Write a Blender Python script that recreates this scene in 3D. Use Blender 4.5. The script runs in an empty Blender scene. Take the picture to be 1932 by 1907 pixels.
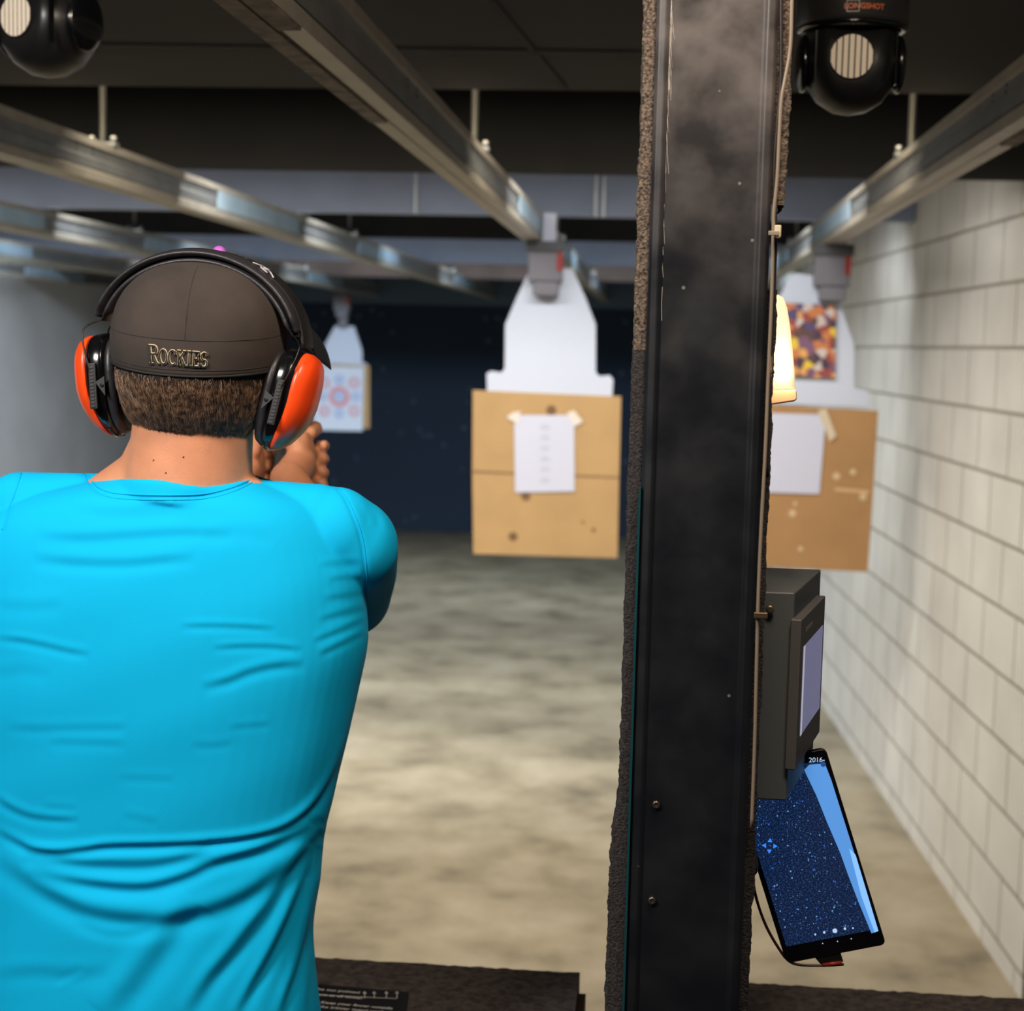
import bpy, bmesh, math, random
import numpy as np
from math import sin, cos, pi, radians
from mathutils import Vector, Matrix, noise
rnd = random.Random(7)
S = bpy.context.scene
C = S.collection
# ------------------------------------------------------------------ camera
FPX, PW, PH = 3000.0, 1932.0, 1907.0
TH, PS, RO = radians(5.81), radians(5.13), radians(1.35)
EYE = Vector((0, 0, 2.1))
_fh = Vector((-sin(PS), cos(PS), 0))
FV = (_fh*cos(TH) - Vector((0, 0, sin(TH)))).normalized()
_r0 = Vector((cos(PS), sin(PS), 0)); _u0 = _r0.cross(FV)
RV = _r0*cos(RO) + _u0*sin(RO); UV = -_r0*sin(RO) + _u0*cos(RO)
cd = bpy.data.cameras.new('camera'); cam = bpy.data.objects.new('camera', cd); C.objects.link(cam)
M = Matrix.Identity(4)
for i in range(3):
    M[i][0], M[i][1], M[i][2], M[i][3] = RV[i], UV[i], -FV[i], EYE[i]
cam.matrix_world = M
cd.sensor_width = 36; cd.sensor_fit = 'HORIZONTAL'; cd.lens = 36*FPX/PW; cd.clip_start = .05; cd.clip_end = 100
cd.dof.use_dof = True; cd.dof.focus_distance = 1.66; cd.dof.aperture_fstop = 6.6
S.camera = cam
# ------------------------------------------------------------------ world, exposure, lights
S.view_settings.view_transform = 'Standard'; S.view_settings.look = 'None'
S.view_settings.exposure = 0.0; S.view_settings.gamma = 1; S.view_settings.use_curve_mapping = False
w = bpy.data.worlds.new('world'); S.world = w; w.use_nodes = True
w.node_tree.nodes['Background'].inputs[0].default_value = (.5, .55, .65, 1)
w.node_tree.nodes['Background'].inputs[1].default_value = .12

def area(name, loc, target, sx, sy, power, col, spread=180):
    l = bpy.data.lights.new(name, 'AREA'); l.shape = 'RECTANGLE'; l.size = sx; l.size_y = sy
    l.energy = power; l.color = col; l.spread = radians(spread)
    o = bpy.data.objects.new(name, l); C.objects.link(o); o.location = loc
    o.rotation_euler = (Vector(target)-Vector(loc)).to_track_quat('-Z', 'Y').to_euler()
    return o
WARM = (1, .84, .66); NEUT = (1, .95, .88); COOL = (.72, .86, 1)
# lamps over the firing line
area('lamp_booth_left', (-1.25, .25, 3.15), (-.6, 1.7, 1.6), .5, .35, 47, NEUT)
area('lamp_booth_mid', (.25, .7, 3.2), (.0, 1.8, 1.4), .4, .3, 16, WARM)
area('lamp_post', (.03, 1.12, 2.95), (.03, 1.5, 2.3), .12, .12, 6.0, (1, .8, .62))
# strip lamps hung behind each ceiling baffle
area('lamp_range_near', (-2.2, 4.55, 3.0), (-2.2, 5.2, 0), 6.2, .25, 80, (1, .87, .68), 150)
area('lamp_range_b', (-2.5, 5.75, 2.95), (-2.5, 6.6, 0), 6.2, .2, 122, (1, .97, .92), 150)
area('lamp_range_c', (-2.4, 7.6, 2.95), (-2.4, 8.5, 0), 6.2, .2, 125, (.9, .96, 1), 130)
area('lamp_range_d', (-2.4, 9.6, 2.95), (-2.4, 11., 0), 6.2, .2, 75, COOL, 135)
area('lamp_range_e', (-2.4, 12.2, 2.95), (-2.4, 14.0, .5), 6.2, .2, 90, COOL, 150)

# ------------------------------------------------------------------ helpers
def ray(px, py):
    return FV + RV*((px-PW/2)/FPX) - UV*((py-PH/2)/FPX)
def at(px, py, D):            # point of the place at distance D down the range (world y = D)
    d = ray(px, py); return EYE + d*(D/d.y)
def onz(px, py, z):
    d = ray(px, py); return EYE + d*((z-EYE.z)/d.z)
def onplane(px, py, p, n):
    d = ray(px, py); return EYE + d*((Vector(p)-EYE).dot(n)/d.dot(n))
_R = np.array([RV, UV, FV])
def project(v):
    d = (v - np.array(EYE)) @ _R.T
    return PW/2 + FPX*d[:, 0]/d[:, 2], PH/2 - FPX*d[:, 1]/d[:, 2]

def tag(o, label=None, cat=None, group=None, kind=None):
    if label: o['label'] = label
    if cat: o['category'] = cat
    if group: o['group'] = group
    if kind: o['kind'] = kind
    return o
def thing(name, loc, label, cat, group=None):
    o = bpy.data.objects.new(name, None); C.objects.link(o); o.location = loc; o.empty_display_size = .05
    return tag(o, label, cat, group)
def link(name, me, mt, parent=None, smooth=False):
    o = bpy.data.objects.new(name, me); C.objects.link(o)
    if mt is not None:
        me.materials.clear(); me.materials.append(mt)
    if smooth:
        me.polygons.foreach_set('use_smooth', [True]*len(me.polygons))
    if parent:
        o.parent = parent
        L = parent.location.copy(); q = parent.parent
        if parent.type == 'EMPTY': o.matrix_parent_inverse = Matrix.Translation(-L)
    return o
class MB:
    def __init__(s): s.v = []; s.f = []
    def add(s, v, f):
        n = len(s.v); s.v += [tuple(p) for p in v]; s.f += [tuple(i+n for i in q) for q in f]; return s
    def box(s, x0, x1, y0, y1, z0, z1):
        v = [(x, y, z) for z in (z0, z1) for y in (y0, y1) for x in (x0, x1)]
        return s.add(v, [(0, 2, 3, 1), (4, 5, 7, 6), (0, 1, 5, 4), (2, 6, 7, 3), (0, 4, 6, 2), (1, 3, 7, 5)])
    def prism(s, poly, d):     # poly: list of Vectors, extruded by vector d
        n = len(poly); d = Vector(d)
        v = [Vector(p) for p in poly] + [Vector(p)+d for p in poly]
        f = [tuple(range(n))[::-1], tuple(range(n, 2*n))] + [(i, (i+1) % n, n+(i+1) % n, n+i) for i in range(n)]
        return s.add(v, f)
    def tube(s, pts, r, n=10, cap=True):
        pts = [Vector(p) for p in pts]; m = len(pts)
        rs = r if isinstance(r, (list, tuple)) else [r]*m
        t0 = (pts[1]-pts[0]).normalized(); a = t0.orthogonal().normalized()
        v = []; f = []
        for i, p in enumerate(pts):
            t = (pts[min(i+1, m-1)]-pts[max(i-1, 0)]).normalized()
            a = (a - t*a.dot(t)).normalized(); b = t.cross(a)
            for k in range(n):
                q = 2*pi*k/n; v.append(p + (a*cos(q)+b*sin(q))*rs[i])
        for i in range(m-1):
            for k in range(n):
                f.append((i*n+k, i*n+(k+1) % n, (i+1)*n+(k+1) % n, (i+1)*n+k))
        if cap: f += [tuple(range(n))[::-1], tuple(range((m-1)*n, m*n))]
        return s.add(v, f)
    def lathe(s, prof, c, ax=(0, 0, 1), n=40, cap=True):   # prof: (radius, height along ax)
        ax = Vector(ax).normalized(); a = ax.orthogonal().normalized(); b = ax.cross(a); c = Vector(c)
        v = []; f = []; m = len(prof)
        for (r, h) in prof:
            for k in range(n):
                q = 2*pi*k/n; v.append(c + ax*h + (a*cos(q)+b*sin(q))*max(r, 1e-5))
        for i in range(m-1):
            for k in range(n):
                f.append((i*n+k, i*n+(k+1) % n, (i+1)*n+(k+1) % n, (i+1)*n+k))
        if cap: f += [tuple(range(n))[::-1], tuple(range((m-1)*n, m*n))]
        return s.add(v, f)
    def sphere(s, c, r, mat3=None, nu=24, nv=14):
        r = (r, r, r) if isinstance(r, (int, float)) else r; c = Vector(c); v = []; f = []
        for j in range(nv+1):
            th = pi*(j+.001)/(nv+.002)
            for k in range(nu):
                q = 2*pi*k/nu
                p = Vector((r[0]*sin(th)*cos(q), r[1]*sin(th)*sin(q), r[2]*cos(th)))
                if mat3: p = mat3 @ p
                v.append(c+p)
        for j in range(nv):
            for k in range(nu):
                f.append((j*nu+k, (j+1)*nu+k, (j+1)*nu+(k+1) % nu, j*nu+(k+1) % nu))
        f += [tuple(range(nu)), tuple(range(nv*nu, nv*nu+nu))[::-1]]
        return s.add(v, f)
    def loft(s, rings):
        n = len(rings[0]); v = [p for r in rings for p in r]; f = []
        for i in range(len(rings)-1):
            for k in range(n): f.append((i*n+k, i*n+(k+1) % n, (i+1)*n+(k+1) % n, (i+1)*n+k))
        f += [tuple(range(n))[::-1], tuple(range((len(rings)-1)*n, len(rings)*n))]
        return s.add(v, f)
    def mesh(s, name='m'):
        me = bpy.data.meshes.new(name); me.from_pydata(s.v, [], s.f); me.update(); return me
    def build(s, name, mt, parent=None, smooth=False, bevel=0, seg=2, fix=True):
        me = s.mesh(name)
        if fix or bevel:
            bm = bmesh.new(); bm.from_mesh(me); bmesh.ops.recalc_face_normals(bm, faces=bm.faces)
            bm.to_mesh(me); bm.free()
        o = link(name, me, mt, parent, smooth)
        if bevel:
            b = o.modifiers.new('bevel', 'BEVEL'); b.width = bevel; b.segments = seg; b.limit_method = 'ANGLE'; b.angle_limit = radians(40)
            me.polygons.foreach_set('use_smooth', [True]*len(me.polygons))
            bm = bmesh.new(); bm.from_mesh(me)
            for e in bm.edges: e.smooth = True
            bm.to_mesh(me); bm.free()
            wn = o.modifiers.new('wn', 'WEIGHTED_NORMAL'); wn.keep_sharp = True
        return o

def srgb(r, g, b):
    f = lambda c: (c/255/12.92 if c/255 <= .04045 else ((c/255+.055)/1.055)**2.4)
    return (f(r), f(g), f(b), 1)
def mat(name, col, rough=.6, metal=0, bump=0, bscale=200, var=0, vscale=20, col2=None, emit=0, sss=0, coat=0, spec=None, stretch=None):
    m = bpy.data.materials.new(name); m.use_nodes = True; nt = m.node_tree; N = nt.nodes; L = nt.links
    b = N['Principled BSDF']; b.inputs['Base Color'].default_value = col
    b.inputs['Roughness'].default_value = rough; b.inputs['Metallic'].default_value = metal
    if spec is not None: b.inputs['Specular IOR Level'].default_value = spec
    if coat: b.inputs['Coat Weight'].default_value = coat
    if sss: b.inputs['Subsurface Weight'].default_value = sss; b.inputs['Subsurface Radius'].default_value = (.01, .004, .002)
    tc = N.new('ShaderNodeTexCoord'); src = tc.outputs['Object']
    if stretch:
        mp = N.new('ShaderNodeMapping'); mp.inputs['Scale'].default_value = stretch; L.new(src, mp.inputs[0]); src = mp.outputs[0]
    if var or col2:
        n = N.new('ShaderNodeTexNoise'); n.inputs['Scale'].default_value = vscale; n.inputs['Detail'].default_value = 6
        L.new(src, n.inputs['Vector'])
        cr = N.new('ShaderNodeValToRGB'); cr.color_ramp.elements[0].position = .35; cr.color_ramp.elements[1].position = .65
        c2 = col2 if col2 else tuple(min(1, c*(1+var)) for c in col[:3])+(1,)
        c1 = col if col2 else tuple(c*(1-var) for c in col[:3])+(1,)
        cr.color_ramp.elements[0].color = c1; cr.color_ramp.elements[1].color = c2
        L.new(n.outputs['Fac'], cr.inputs[0]); L.new(cr.outputs[0], b.inputs['Base Color'])
    if emit:
        b.inputs['Emission Color'].default_value = col; b.inputs['Emission Strength'].default_value = emit
    if bump:
        n2 = N.new('ShaderNodeTexNoise'); n2.inputs['Scale'].default_value = bscale; n2.inputs['Detail'].default_value = 4
        L.new(src, n2.inputs['Vector'])
        bp = N.new('ShaderNodeBump'); bp.inputs['Strength'].default_value = bump; bp.inputs['Distance'].default_value = .002
        L.new(n2.outputs['Fac'], bp.inputs['Height']); L.new(bp.outputs[0], b.inputs['Normal'])
    return m

def block_wall(name, c1, c2, joint, ang, z0):
    m = bpy.data.materials.new(name); m.use_nodes = True; nt = m.node_tree; N = nt.nodes; L = nt.links; b = N['Principled BSDF']
    tc = N.new('ShaderNodeTexCoord'); sp = N.new('ShaderNodeSeparateXYZ'); L.new(tc.outputs['Object'], sp.inputs[0])
    z = N.new('ShaderNodeMath'); z.operation = 'SUBTRACT'; z.inputs[1].default_value = z0; L.new(sp.outputs['Z'], z.inputs[0])
    cb = N.new('ShaderNodeCombineXYZ'); L.new(sp.outputs['Y'], cb.inputs[0]); L.new(z.outputs[0], cb.inputs[1])
    br = N.new('ShaderNodeTexBrick'); br.inputs['Scale'].default_value = 1; br.inputs['Brick Width'].default_value = .42
    br.inputs['Row Height'].default_value = .2275; br.inputs['Mortar Size'].default_value = .009; br.inputs['Mortar Smooth'].default_value = .6
    br.inputs['Color1'].default_value = c1; br.inputs['Color2'].default_value = c2; br.inputs['Mortar'].default_value = joint
    L.new(cb.outputs[0], br.inputs['Vector'])
    n = N.new('ShaderNodeTexNoise'); n.inputs['Scale'].default_value = 3; n.inputs['Detail'].default_value = 5; L.new(tc.outputs['Object'], n.inputs['Vector'])
    mx = N.new('ShaderNodeMix'); mx.data_type = 'RGBA'; mx.blend_type = 'MULTIPLY'; mx.inputs[0].default_value = .35
    L.new(br.outputs['Color'], mx.inputs[6]); L.new(n.outputs['Fac'], mx.inputs[7]); L.new(mx.outputs[2], b.inputs['Base Color'])
    bp = N.new('ShaderNodeBump'); bp.inputs['Distance'].default_value = .01; bp.inputs['Strength'].default_value = .6; bp.invert = True
    L.new(br.outputs['Fac'], bp.inputs['Height']); L.new(bp.outputs[0], b.inputs['Normal'])
    b.inputs['Roughness'].default_value = .7
    return m

def floor_mat():
    m = bpy.data.materials.new('concrete_floor'); m.use_nodes = True; nt = m.node_tree; N = nt.nodes; L = nt.links; b = N['Principled BSDF']
    tc = N.new('ShaderNodeTexCoord')
    n1 = N.new('ShaderNodeTexNoise'); n1.inputs['Scale'].default_value = 2.4; n1.inputs['Detail'].default_value = 7; n1.inputs['Roughness'].default_value = .62
    n2 = N.new('ShaderNodeTexNoise'); n2.inputs['Scale'].default_value = .35; n2.inputs['Detail'].default_value = 4
    L.new(tc.outputs['Object'], n1.inputs['Vector'])
    mp = N.new('ShaderNodeMapping'); mp.inputs['Scale'].default_value = (.35, 1.4, 1); L.new(tc.outputs['Object'], mp.inputs[0]); L.new(mp.outputs[0], n2.inputs['Vector'])
    cr = N.new('ShaderNodeValToRGB'); e = cr.color_ramp.elements
    e[0].position = .3; e[0].color = srgb(112, 102, 84); e[1].position = .7; e[1].color = srgb(172, 160, 138)
    k = e.new(.48); k.color = srgb(150, 138, 114)
    L.new(n1.outputs['Fac'], cr.inputs[0])
    c2 = N.new('ShaderNodeValToRGB'); c2.color_ramp.elements[0].position = .38; c2.color_ramp.elements[0].color = (.72, .72, .72, 1)
    c2.color_ramp.elements[1].position = .6; c2.color_ramp.elements[1].color = (1, 1, 1, 1); L.new(n2.outputs['Fac'], c2.inputs[0])
    mx = N.new('ShaderNodeMix'); mx.data_type = 'RGBA'; mx.blend_type = 'MULTIPLY'; mx.inputs[0].default_value = 1
    L.new(cr.outputs[0], mx.inputs[6]); L.new(c2.outputs[0], mx.inputs[7]); L.new(mx.outputs[2], b.inputs['Base Color'])
    b.inputs['Roughness'].default_value = .55
    return m

def backstop_mat():
    m = mat('rubber_backstop', srgb(30, 44, 62), .85, bump=.4, bscale=30)
    nt = m.node_tree; N = nt.nodes; L = nt.links; b = N['Principled BSDF']; tc = N.new('ShaderNodeTexCoord')
    v = N.new('ShaderNodeTexVoronoi'); v.inputs['Scale'].default_value = 5.5; L.new(tc.outputs['Object'], v.inputs['Vector'])
    cr = N.new('ShaderNodeValToRGB'); cr.color_ramp.elements[0].position = .09; cr.color_ramp.elements[0].color = srgb(74, 92, 112)
    cr.color_ramp.elements[1].position = .16; cr.color_ramp.elements[1].color = srgb(32, 48, 68)
    L.new(v.outputs['Distance'], cr.inputs[0]); L.new(cr.outputs[0], b.inputs['Base Color']); return m

def post_mat():
    m = bpy.data.materials.new('worn_black_paint_lit_top'); m.use_nodes = True; nt = m.node_tree; N = nt.nodes; L = nt.links; b = N['Principled BSDF']
    tc = N.new('ShaderNodeTexCoord')
    n = N.new('ShaderNodeTexNoise'); n.inputs['Scale'].default_value = 16; n.inputs['Detail'].default_value = 5; n.inputs['Distortion'].default_value = .2
    L.new(tc.outputs['Object'], n.inputs['Vector'])
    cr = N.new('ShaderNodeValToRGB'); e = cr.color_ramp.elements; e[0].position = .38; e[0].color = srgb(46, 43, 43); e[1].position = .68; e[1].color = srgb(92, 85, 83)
    L.new(n.outputs['Fac'], cr.inputs[0])
    v = N.new('ShaderNodeTexVoronoi'); v.inputs['Scale'].default_value = 26; L.new(tc.outputs['Object'], v.inputs['Vector'])
    c3 = N.new('ShaderNodeValToRGB'); c3.color_ramp.elements[0].position = .035; c3.color_ramp.elements[0].color = (.5, .46, .4, 1)
    c3.color_ramp.elements[1].position = .05; c3.color_ramp.elements[1].color = (0, 0, 0, 1); L.new(v.outputs['Distance'], c3.inputs[0])
    ad = N.new('ShaderNodeMix'); ad.data_type = 'RGBA'; ad.blend_type = 'ADD'; ad.inputs[0].default_value = .25
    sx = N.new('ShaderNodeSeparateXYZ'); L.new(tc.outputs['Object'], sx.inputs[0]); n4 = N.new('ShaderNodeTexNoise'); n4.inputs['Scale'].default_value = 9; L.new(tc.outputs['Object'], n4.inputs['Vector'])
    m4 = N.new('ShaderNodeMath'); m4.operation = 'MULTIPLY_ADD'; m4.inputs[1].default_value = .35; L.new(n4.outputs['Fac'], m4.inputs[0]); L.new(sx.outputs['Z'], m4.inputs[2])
    mr = N.new('ShaderNodeMapRange'); mr.inputs['From Min'].default_value = 2.26; mr.inputs['From Max'].default_value = 2.6; L.new(m4.outputs[0], mr.inputs[0])  # smeared paint grows paler upward: lamp falloff put into the colour
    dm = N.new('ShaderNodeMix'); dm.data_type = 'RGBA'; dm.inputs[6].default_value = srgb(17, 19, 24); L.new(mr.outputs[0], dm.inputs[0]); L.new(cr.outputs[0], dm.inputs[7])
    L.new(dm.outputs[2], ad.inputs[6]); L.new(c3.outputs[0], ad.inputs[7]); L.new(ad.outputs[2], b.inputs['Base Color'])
    r = N.new('ShaderNodeMapRange'); r.inputs['From Min'].default_value = .3; r.inputs['From Max'].default_value = .7
    r.inputs['To Min'].default_value = .3; r.inputs['To Max'].default_value = .55; L.new(n.outputs['Fac'], r.inputs[0]); L.new(r.outputs[0], b.inputs['Roughness'])
    return m

def foam_mat(name, c1, c2):
    m = mat(name, c1, .9, bump=1.0, bscale=420, col2=c2, vscale=330); return m

m_floor = floor_mat()
m_block = block_wall('painted_block', srgb(240, 238, 232), srgb(232, 230, 224), srgb(176, 170, 160), 0, 2.125-.2275*12)
m_leftwall = mat('grey_left_wall', srgb(205, 203, 204), .8, var=.06, vscale=2)
m_back = backstop_mat()
m_ceil = mat('black_ceiling', srgb(22, 22, 24), .95, var=.2, vscale=2)
m_baf = mat('black_baffle_felt', srgb(30, 30, 31), .95, bump=.3, bscale=60, var=.15, vscale=3)
m_beam = mat('grey_painted_steel', srgb(136, 146, 168), .6, var=.08, vscale=3)
m_galv = mat('galvanised_steel', srgb(150, 152, 152), .42, .75, var=.1, vscale=9, bump=.05, bscale=40)
m_galv2 = mat('galvanised_flange', srgb(168, 162, 150), .5, .55, var=.08, vscale=14)
m_reflection = mat('brown_reflection_strip', srgb(128, 110, 94), .7, col2=srgb(70, 56, 46), vscale=30)  # mottled brown reflection under the rails, painted as colour
m_dark = mat('dark_recess', srgb(14, 14, 15), .8)
m_zinc = mat('zinc_bolt', srgb(112, 112, 106), .35, .8)
m_plastic = mat('black_plastic', srgb(22, 22, 24), .38)
m_gloss = mat('gloss_black', srgb(12, 12, 14), .16, coat=.4)
m_white = mat('white_corrugated_plastic', srgb(198, 205, 222), .6)
m_card = mat('corrugated_cardboard', srgb(180, 146, 100), .85, var=.05, vscale=6)
m_card2 = mat('brown_cardboard', srgb(168, 128, 84), .85, var=.05, vscale=6)
m_paper = mat('white_paper', srgb(200, 202, 220), .8)
m_hole = mat('bullet_hole', srgb(116, 88, 60), .9)
m_carr = mat('carrier_grey', srgb(112, 110, 118), .6)
m_red = mat('red_plastic', srgb(150, 30, 30), .5)

# ------------------------------------------------------------------ the setting
YF, YB, XL = -2.5, 17.4, -5.7
def wx(y): return 1.51-.0505*y if y < 10.6 else 1.51-.0505*10.6
fl = MB(); fl.add([(XL, 2.6, 0), (2.6, 2.6, 0), (2.6, YB+.5, 0), (XL, YB+.5, 0)], [(0, 1, 2, 3)])
tag(fl.build('floor', m_floor), kind='structure')
tag(MB().box(XL, 2.6, YF, 2.75, 0, .38).build('trim_1', mat('black_rubber_platform', srgb(40, 38, 38), .8, bump=.3)), kind='structure')
tag(MB().box(XL, 2.6, YF, YB, 3.75, 3.85).build('ceiling', m_ceil), kind='structure')
wr = MB(); ys = [4.9, 10.6, YB]
for a, b_ in zip(ys[:-1], ys[1:]):
    wr.prism([Vector((wx(a), a, 0)), Vector((wx(a)+.2, a, 0)), Vector((wx(b_)+.2, b_, 0)), Vector((wx(b_), b_, 0))], (0, 0, 3.75))
tag(wr.build('wall_right', m_block), kind='structure')
tag(MB().box(XL-.2, XL, YF, YB, 0, 3.75).build('wall_left', m_leftwall), kind='structure')
tag(MB().box(XL, 2.6, YB, YB+.2, 0, 3.75).build('wall_back', m_back), kind='structure')
tag(MB().box(XL, 2.6, YF-.2, YF, 0, 3.75).build('wall_front', mat('rear_room_wall', srgb(120, 116, 110), .9)), kind='structure')
sp = MB().box(wx(5.1)-.005, 1.7, 2.75, 5.14, 0, 3.75).build('side_partition', mat('brown_side_panel', srgb(92, 80, 68), .85, bump=.4, bscale=80))
tag(sp, 'dark brown partition panel at the right picture edge before the block wall', 'partition')

# ceiling baffles and beams
def zat(py, D, px=600): return at(px, py, D).z
b1 = MB().prism([Vector((XL, 1.6, 3.30)), Vector((XL, 4.45, zat(166, 4.45))), Vector((XL, 4.5, zat(166, 4.45)+.03)), Vector((XL, 1.6, 3.38))], (1.2-XL, 0, 0))
o = b1.build('ceiling_baffle', mat('charcoal_ceiling_panel', srgb(46, 45, 46), .9, bump=.3, bscale=30, var=.12, vscale=2))
tag(o, 'sloping charcoal ceiling panel nearest the shooter, dark seams across it', 'baffle', 'ceiling baffles')
for (p0, p1) in (((930, 0), (1075, 178)),):
    n = Vector((0, zat(166, 4.45)-3.30, -(4.45-1.6))).normalized()
    q = [onplane(px, py, (0, 1.6, 3.30), n)+n*.003*(-1 if n.z > 0 else 1) for px, py in ((924, 0), (936, 0), (1071, 166), (1057, 166))]
    MB().prism(q, (0, 0, -.002)).build('panel_seam', m_dark, o)
q = [onplane(px, py, (0, 1.6, 3.30), n)+n*.003 for px, py in ((0, 78), (0, 84), (1215, 102), (1215, 96))]
MB().prism(q, (0, 0, -.002)).build('panel_seam', m_dark, o)
def baffle(D, py0, ztop, m, name, label, cat, thick=.04):
    o = MB().box(XL, wx(D)-.004, D, D+thick, zat(py0, D), ztop).build(name, m, bevel=.004)
    return tag(o, label, cat)
baffle(5.5, 321, 3.75, m_baf, 'ceiling_baffle', 'tall black hanging baffle whose lower edge runs above the grey beam', 'baffle')
o = baffle(7.4, 400, zat(300, 7.4), m_beam, 'ceiling_beam', 'nearer blue-grey crossbeam with plate joints, crossing above the target rails', 'beam', .08)
for px in (785, 1125, 1140):
    x = at(px, 360, 7.4).x
    MB().box(x-.006, x+.006, 7.388, 7.4, zat(400, 7.4)-.002, zat(300, 7.4)).build('joint_plate', m_galv, o)
baffle(9.3, 446, 3.75, m_baf, 'ceiling_baffle', 'black hanging baffle between the two grey crossbeams', 'baffle')
baffle(11.5, 491, zat(430, 11.5), m_beam, 'ceiling_beam', 'farther and thinner blue-grey crossbeam behind the black baffle', 'beam', .08)
baffle(13.6, 520, 3.75, mat('brown_baffle', srgb(84, 70, 64), .9, var=.3, vscale=3), 'ceiling_baffle', 'brownish far baffle seen just under the farther grey crossbeam', 'baffle')
baffle(16.2, 570, 3.75, mat('blue_grey_baffle', srgb(70, 86, 100), .7), 'ceiling_baffle', 'farthest blue-grey baffle above the black rubber backstop', 'baffle')

# target rails
def rail(x, y0, y1, name, label, side, first=False):
    r = thing('target_rail', (x, y0, 2.55), label, 'rail', 'overhead target rails')
    L = (0, y1-y0, 0)
    web = MB().box(x-.030, x+.030, y0, y1, 2.575, 2.655); web.build('web', m_galv, r)
    for s in (-1, 1):
        MB().prism([Vector((x+s*a, y0, z)) for a, z in ((.030, 2.583), (.036, 2.583), (.036, 2.612), (.030, 2.618))], L).build('side_lip', m_galv, r)
        MB().prism([Vector((x+s*a, y0, z)) for a, z in ((.002, 2.55), (.038, 2.55), (.038, 2.575), (.034, 2.580), (.002, 2.575))], L).build('bottom_flange', m_galv2, r)
    MB().prism([Vector((x+a, y0, z)) for a, z in ((-.038, 2.648), (.038, 2.648), (.038, 2.67), (-.038, 2.67))], L).build('top_flange', m_galv2, r)
    MB().box(x-.002, x+.002, y0, y1, 2.556, 2.572).build('centre_slot', m_dark, r)
    for yb in (4.8, 8.7, 12.9):
        if yb < y0 or yb > y1: continue
        MB().tube([(x, yb, 2.67), (x, yb, 3.7)], .0065 if yb > 5 else .010, 8).build('hanger_rod', m_zinc, r, True)
        b = MB().box(x-.045, x+.045, yb-.02, yb+.02, 2.67, 2.68).build('hanger_plate', m_galv, r)
        for s in (-1, 1):
            MB().lathe([(.009, 0), (.011, .004), (.011, .018), (.004, .022)], (x+s*.034, yb, 2.68), n=10).build('bolt', m_zinc, r, True)
        # added pale plates painting the lamplit patches on both rail sides
    for yb in (5.95, 8.78, 12.98):
        for s in (-1, 1):
            MB().box(x+s*.0375-.002, x+s*.0375+.002, yb, yb+1.35, 2.580, 2.647).build('painted_light_patch', m_lightpatch, r)
    for s in (-1, 1):
        for yb in (3.35, 4.5):
            for dy, dz in ((0, 2.628), (0, 2.642), (.13, 2.628), (.13, 2.642)):
                MB().tube([(x+s*.0295, yb+dy, dz), (x+s*.0315, yb+dy, dz)], .0036, 8).build('bolt_hole', m_dark, r)
    return r
m_lightpatch = mat('rail_light_patch', srgb(176, 200, 216), .38, .55, var=.1, vscale=5)  # bluish lamplight on the rails, put into a colour
rc = rail(-.57, 1.2, 17.2, 'c', 'long steel target rail running down the middle of the picture to the central target', 1)
MB().box(-.57-.037, -.57-.003, 1.2, 3.3, 2.5455, 2.55).build('underside_reflection', m_reflection, rc)  # thin strip carrying the painted reflection on the underside
MB().box(-.57+.002, -.57+.037, 1.2, 2.33, 2.545, 2.55).build('underside_reflection', m_reflection, rc)
rr = rail(.71, 1.2, 17.2, 'r', 'steel target rail at the upper right, beside the white block wall', -1)
MB().box(.71+.003, .71+.037, 1.2, 3.55, 2.5455, 2.55).build('underside_reflection', m_reflection, rr)
rail(-1.71, 1.2, 17.2, 'l', 'steel target rail entering from the left edge, nearest of those left of the shooter', 1)
rail(-2.92, 1.2, 17.2, 'l', 'second steel rail in from the left edge, passing just above the headband', 1)
rail(-4.12, 1.2, 17.2, 'l', 'third steel rail from the left edge, low and blurred behind the head', 1)
rail(-5.32, 1.2, 17.2, 'l', 'farthest left steel rail, running beside the grey left wall', 1)

# targets
def carrier(x, y, label):
    c = thing('target_carrier', (x, y, 2.34), label, 'carrier', 'target carriers')
    MB().box(x-.075, x+.075, y-.05, y+.05, 2.37, 2.535).build('housing', m_carr, c, bevel=.01)
    MB().box(x-.015, x+.045, y-.058, y-.045, 2.50, 2.665).build('front_bracket', mat('pale_bracket', srgb(170, 172, 190), .5), c, bevel=.004)
    MB().box(x-.085, x+.085, y-.062, y-.05, 2.50, 2.545).build('cover_plate', mat('dark_cover', srgb(70, 70, 76), .6), c)
    MB().box(x-.05, x+.06, y-.055, y+.055, 2.31, 2.37).build('clamp', m_carr, c, bevel=.006)
    MB().box(x+.052, x+.075, y-.055, y-.03, 2.42, 2.50).build('indicator', m_red, c)
    return c
def outline(px, D, th, name, m, label=None, cat=None, group=None, parent=None, bev=.002):
    q = [at(a, b, D) for a, b in px]
    o = MB().prism(q, (0, th, 0)).build(name, m, parent, bevel=bev)
    if label: tag(o, label, cat, group)
    return o
D1 = 7.0
carrier(-.505, D1, 'grey target carrier clamped under the middle rail above the central white holder')
outline([(1003, 500), (1080, 508), (1104, 560), (1124, 612), (1124, 702), (1131, 710), (1150, 708), (1157, 716), (1155, 750), (919, 742), (918, 705), (926, 700), (946, 703), (952, 695), (953, 612), (975, 560)],
        D1+.015, .006, 'target_holder', m_white, 'white plastic target holder with tapered top above the central cardboard', 'target holder')
cb = outline([(892, 736), (1172, 748), (1168, 905), (1165, 1053), (893, 1045), (891, 890)], D1, .008, 'cardboard_backer', m_card,
        'tan cardboard sheet with a crease across its middle, hanging under the central holder', 'cardboard')
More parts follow.
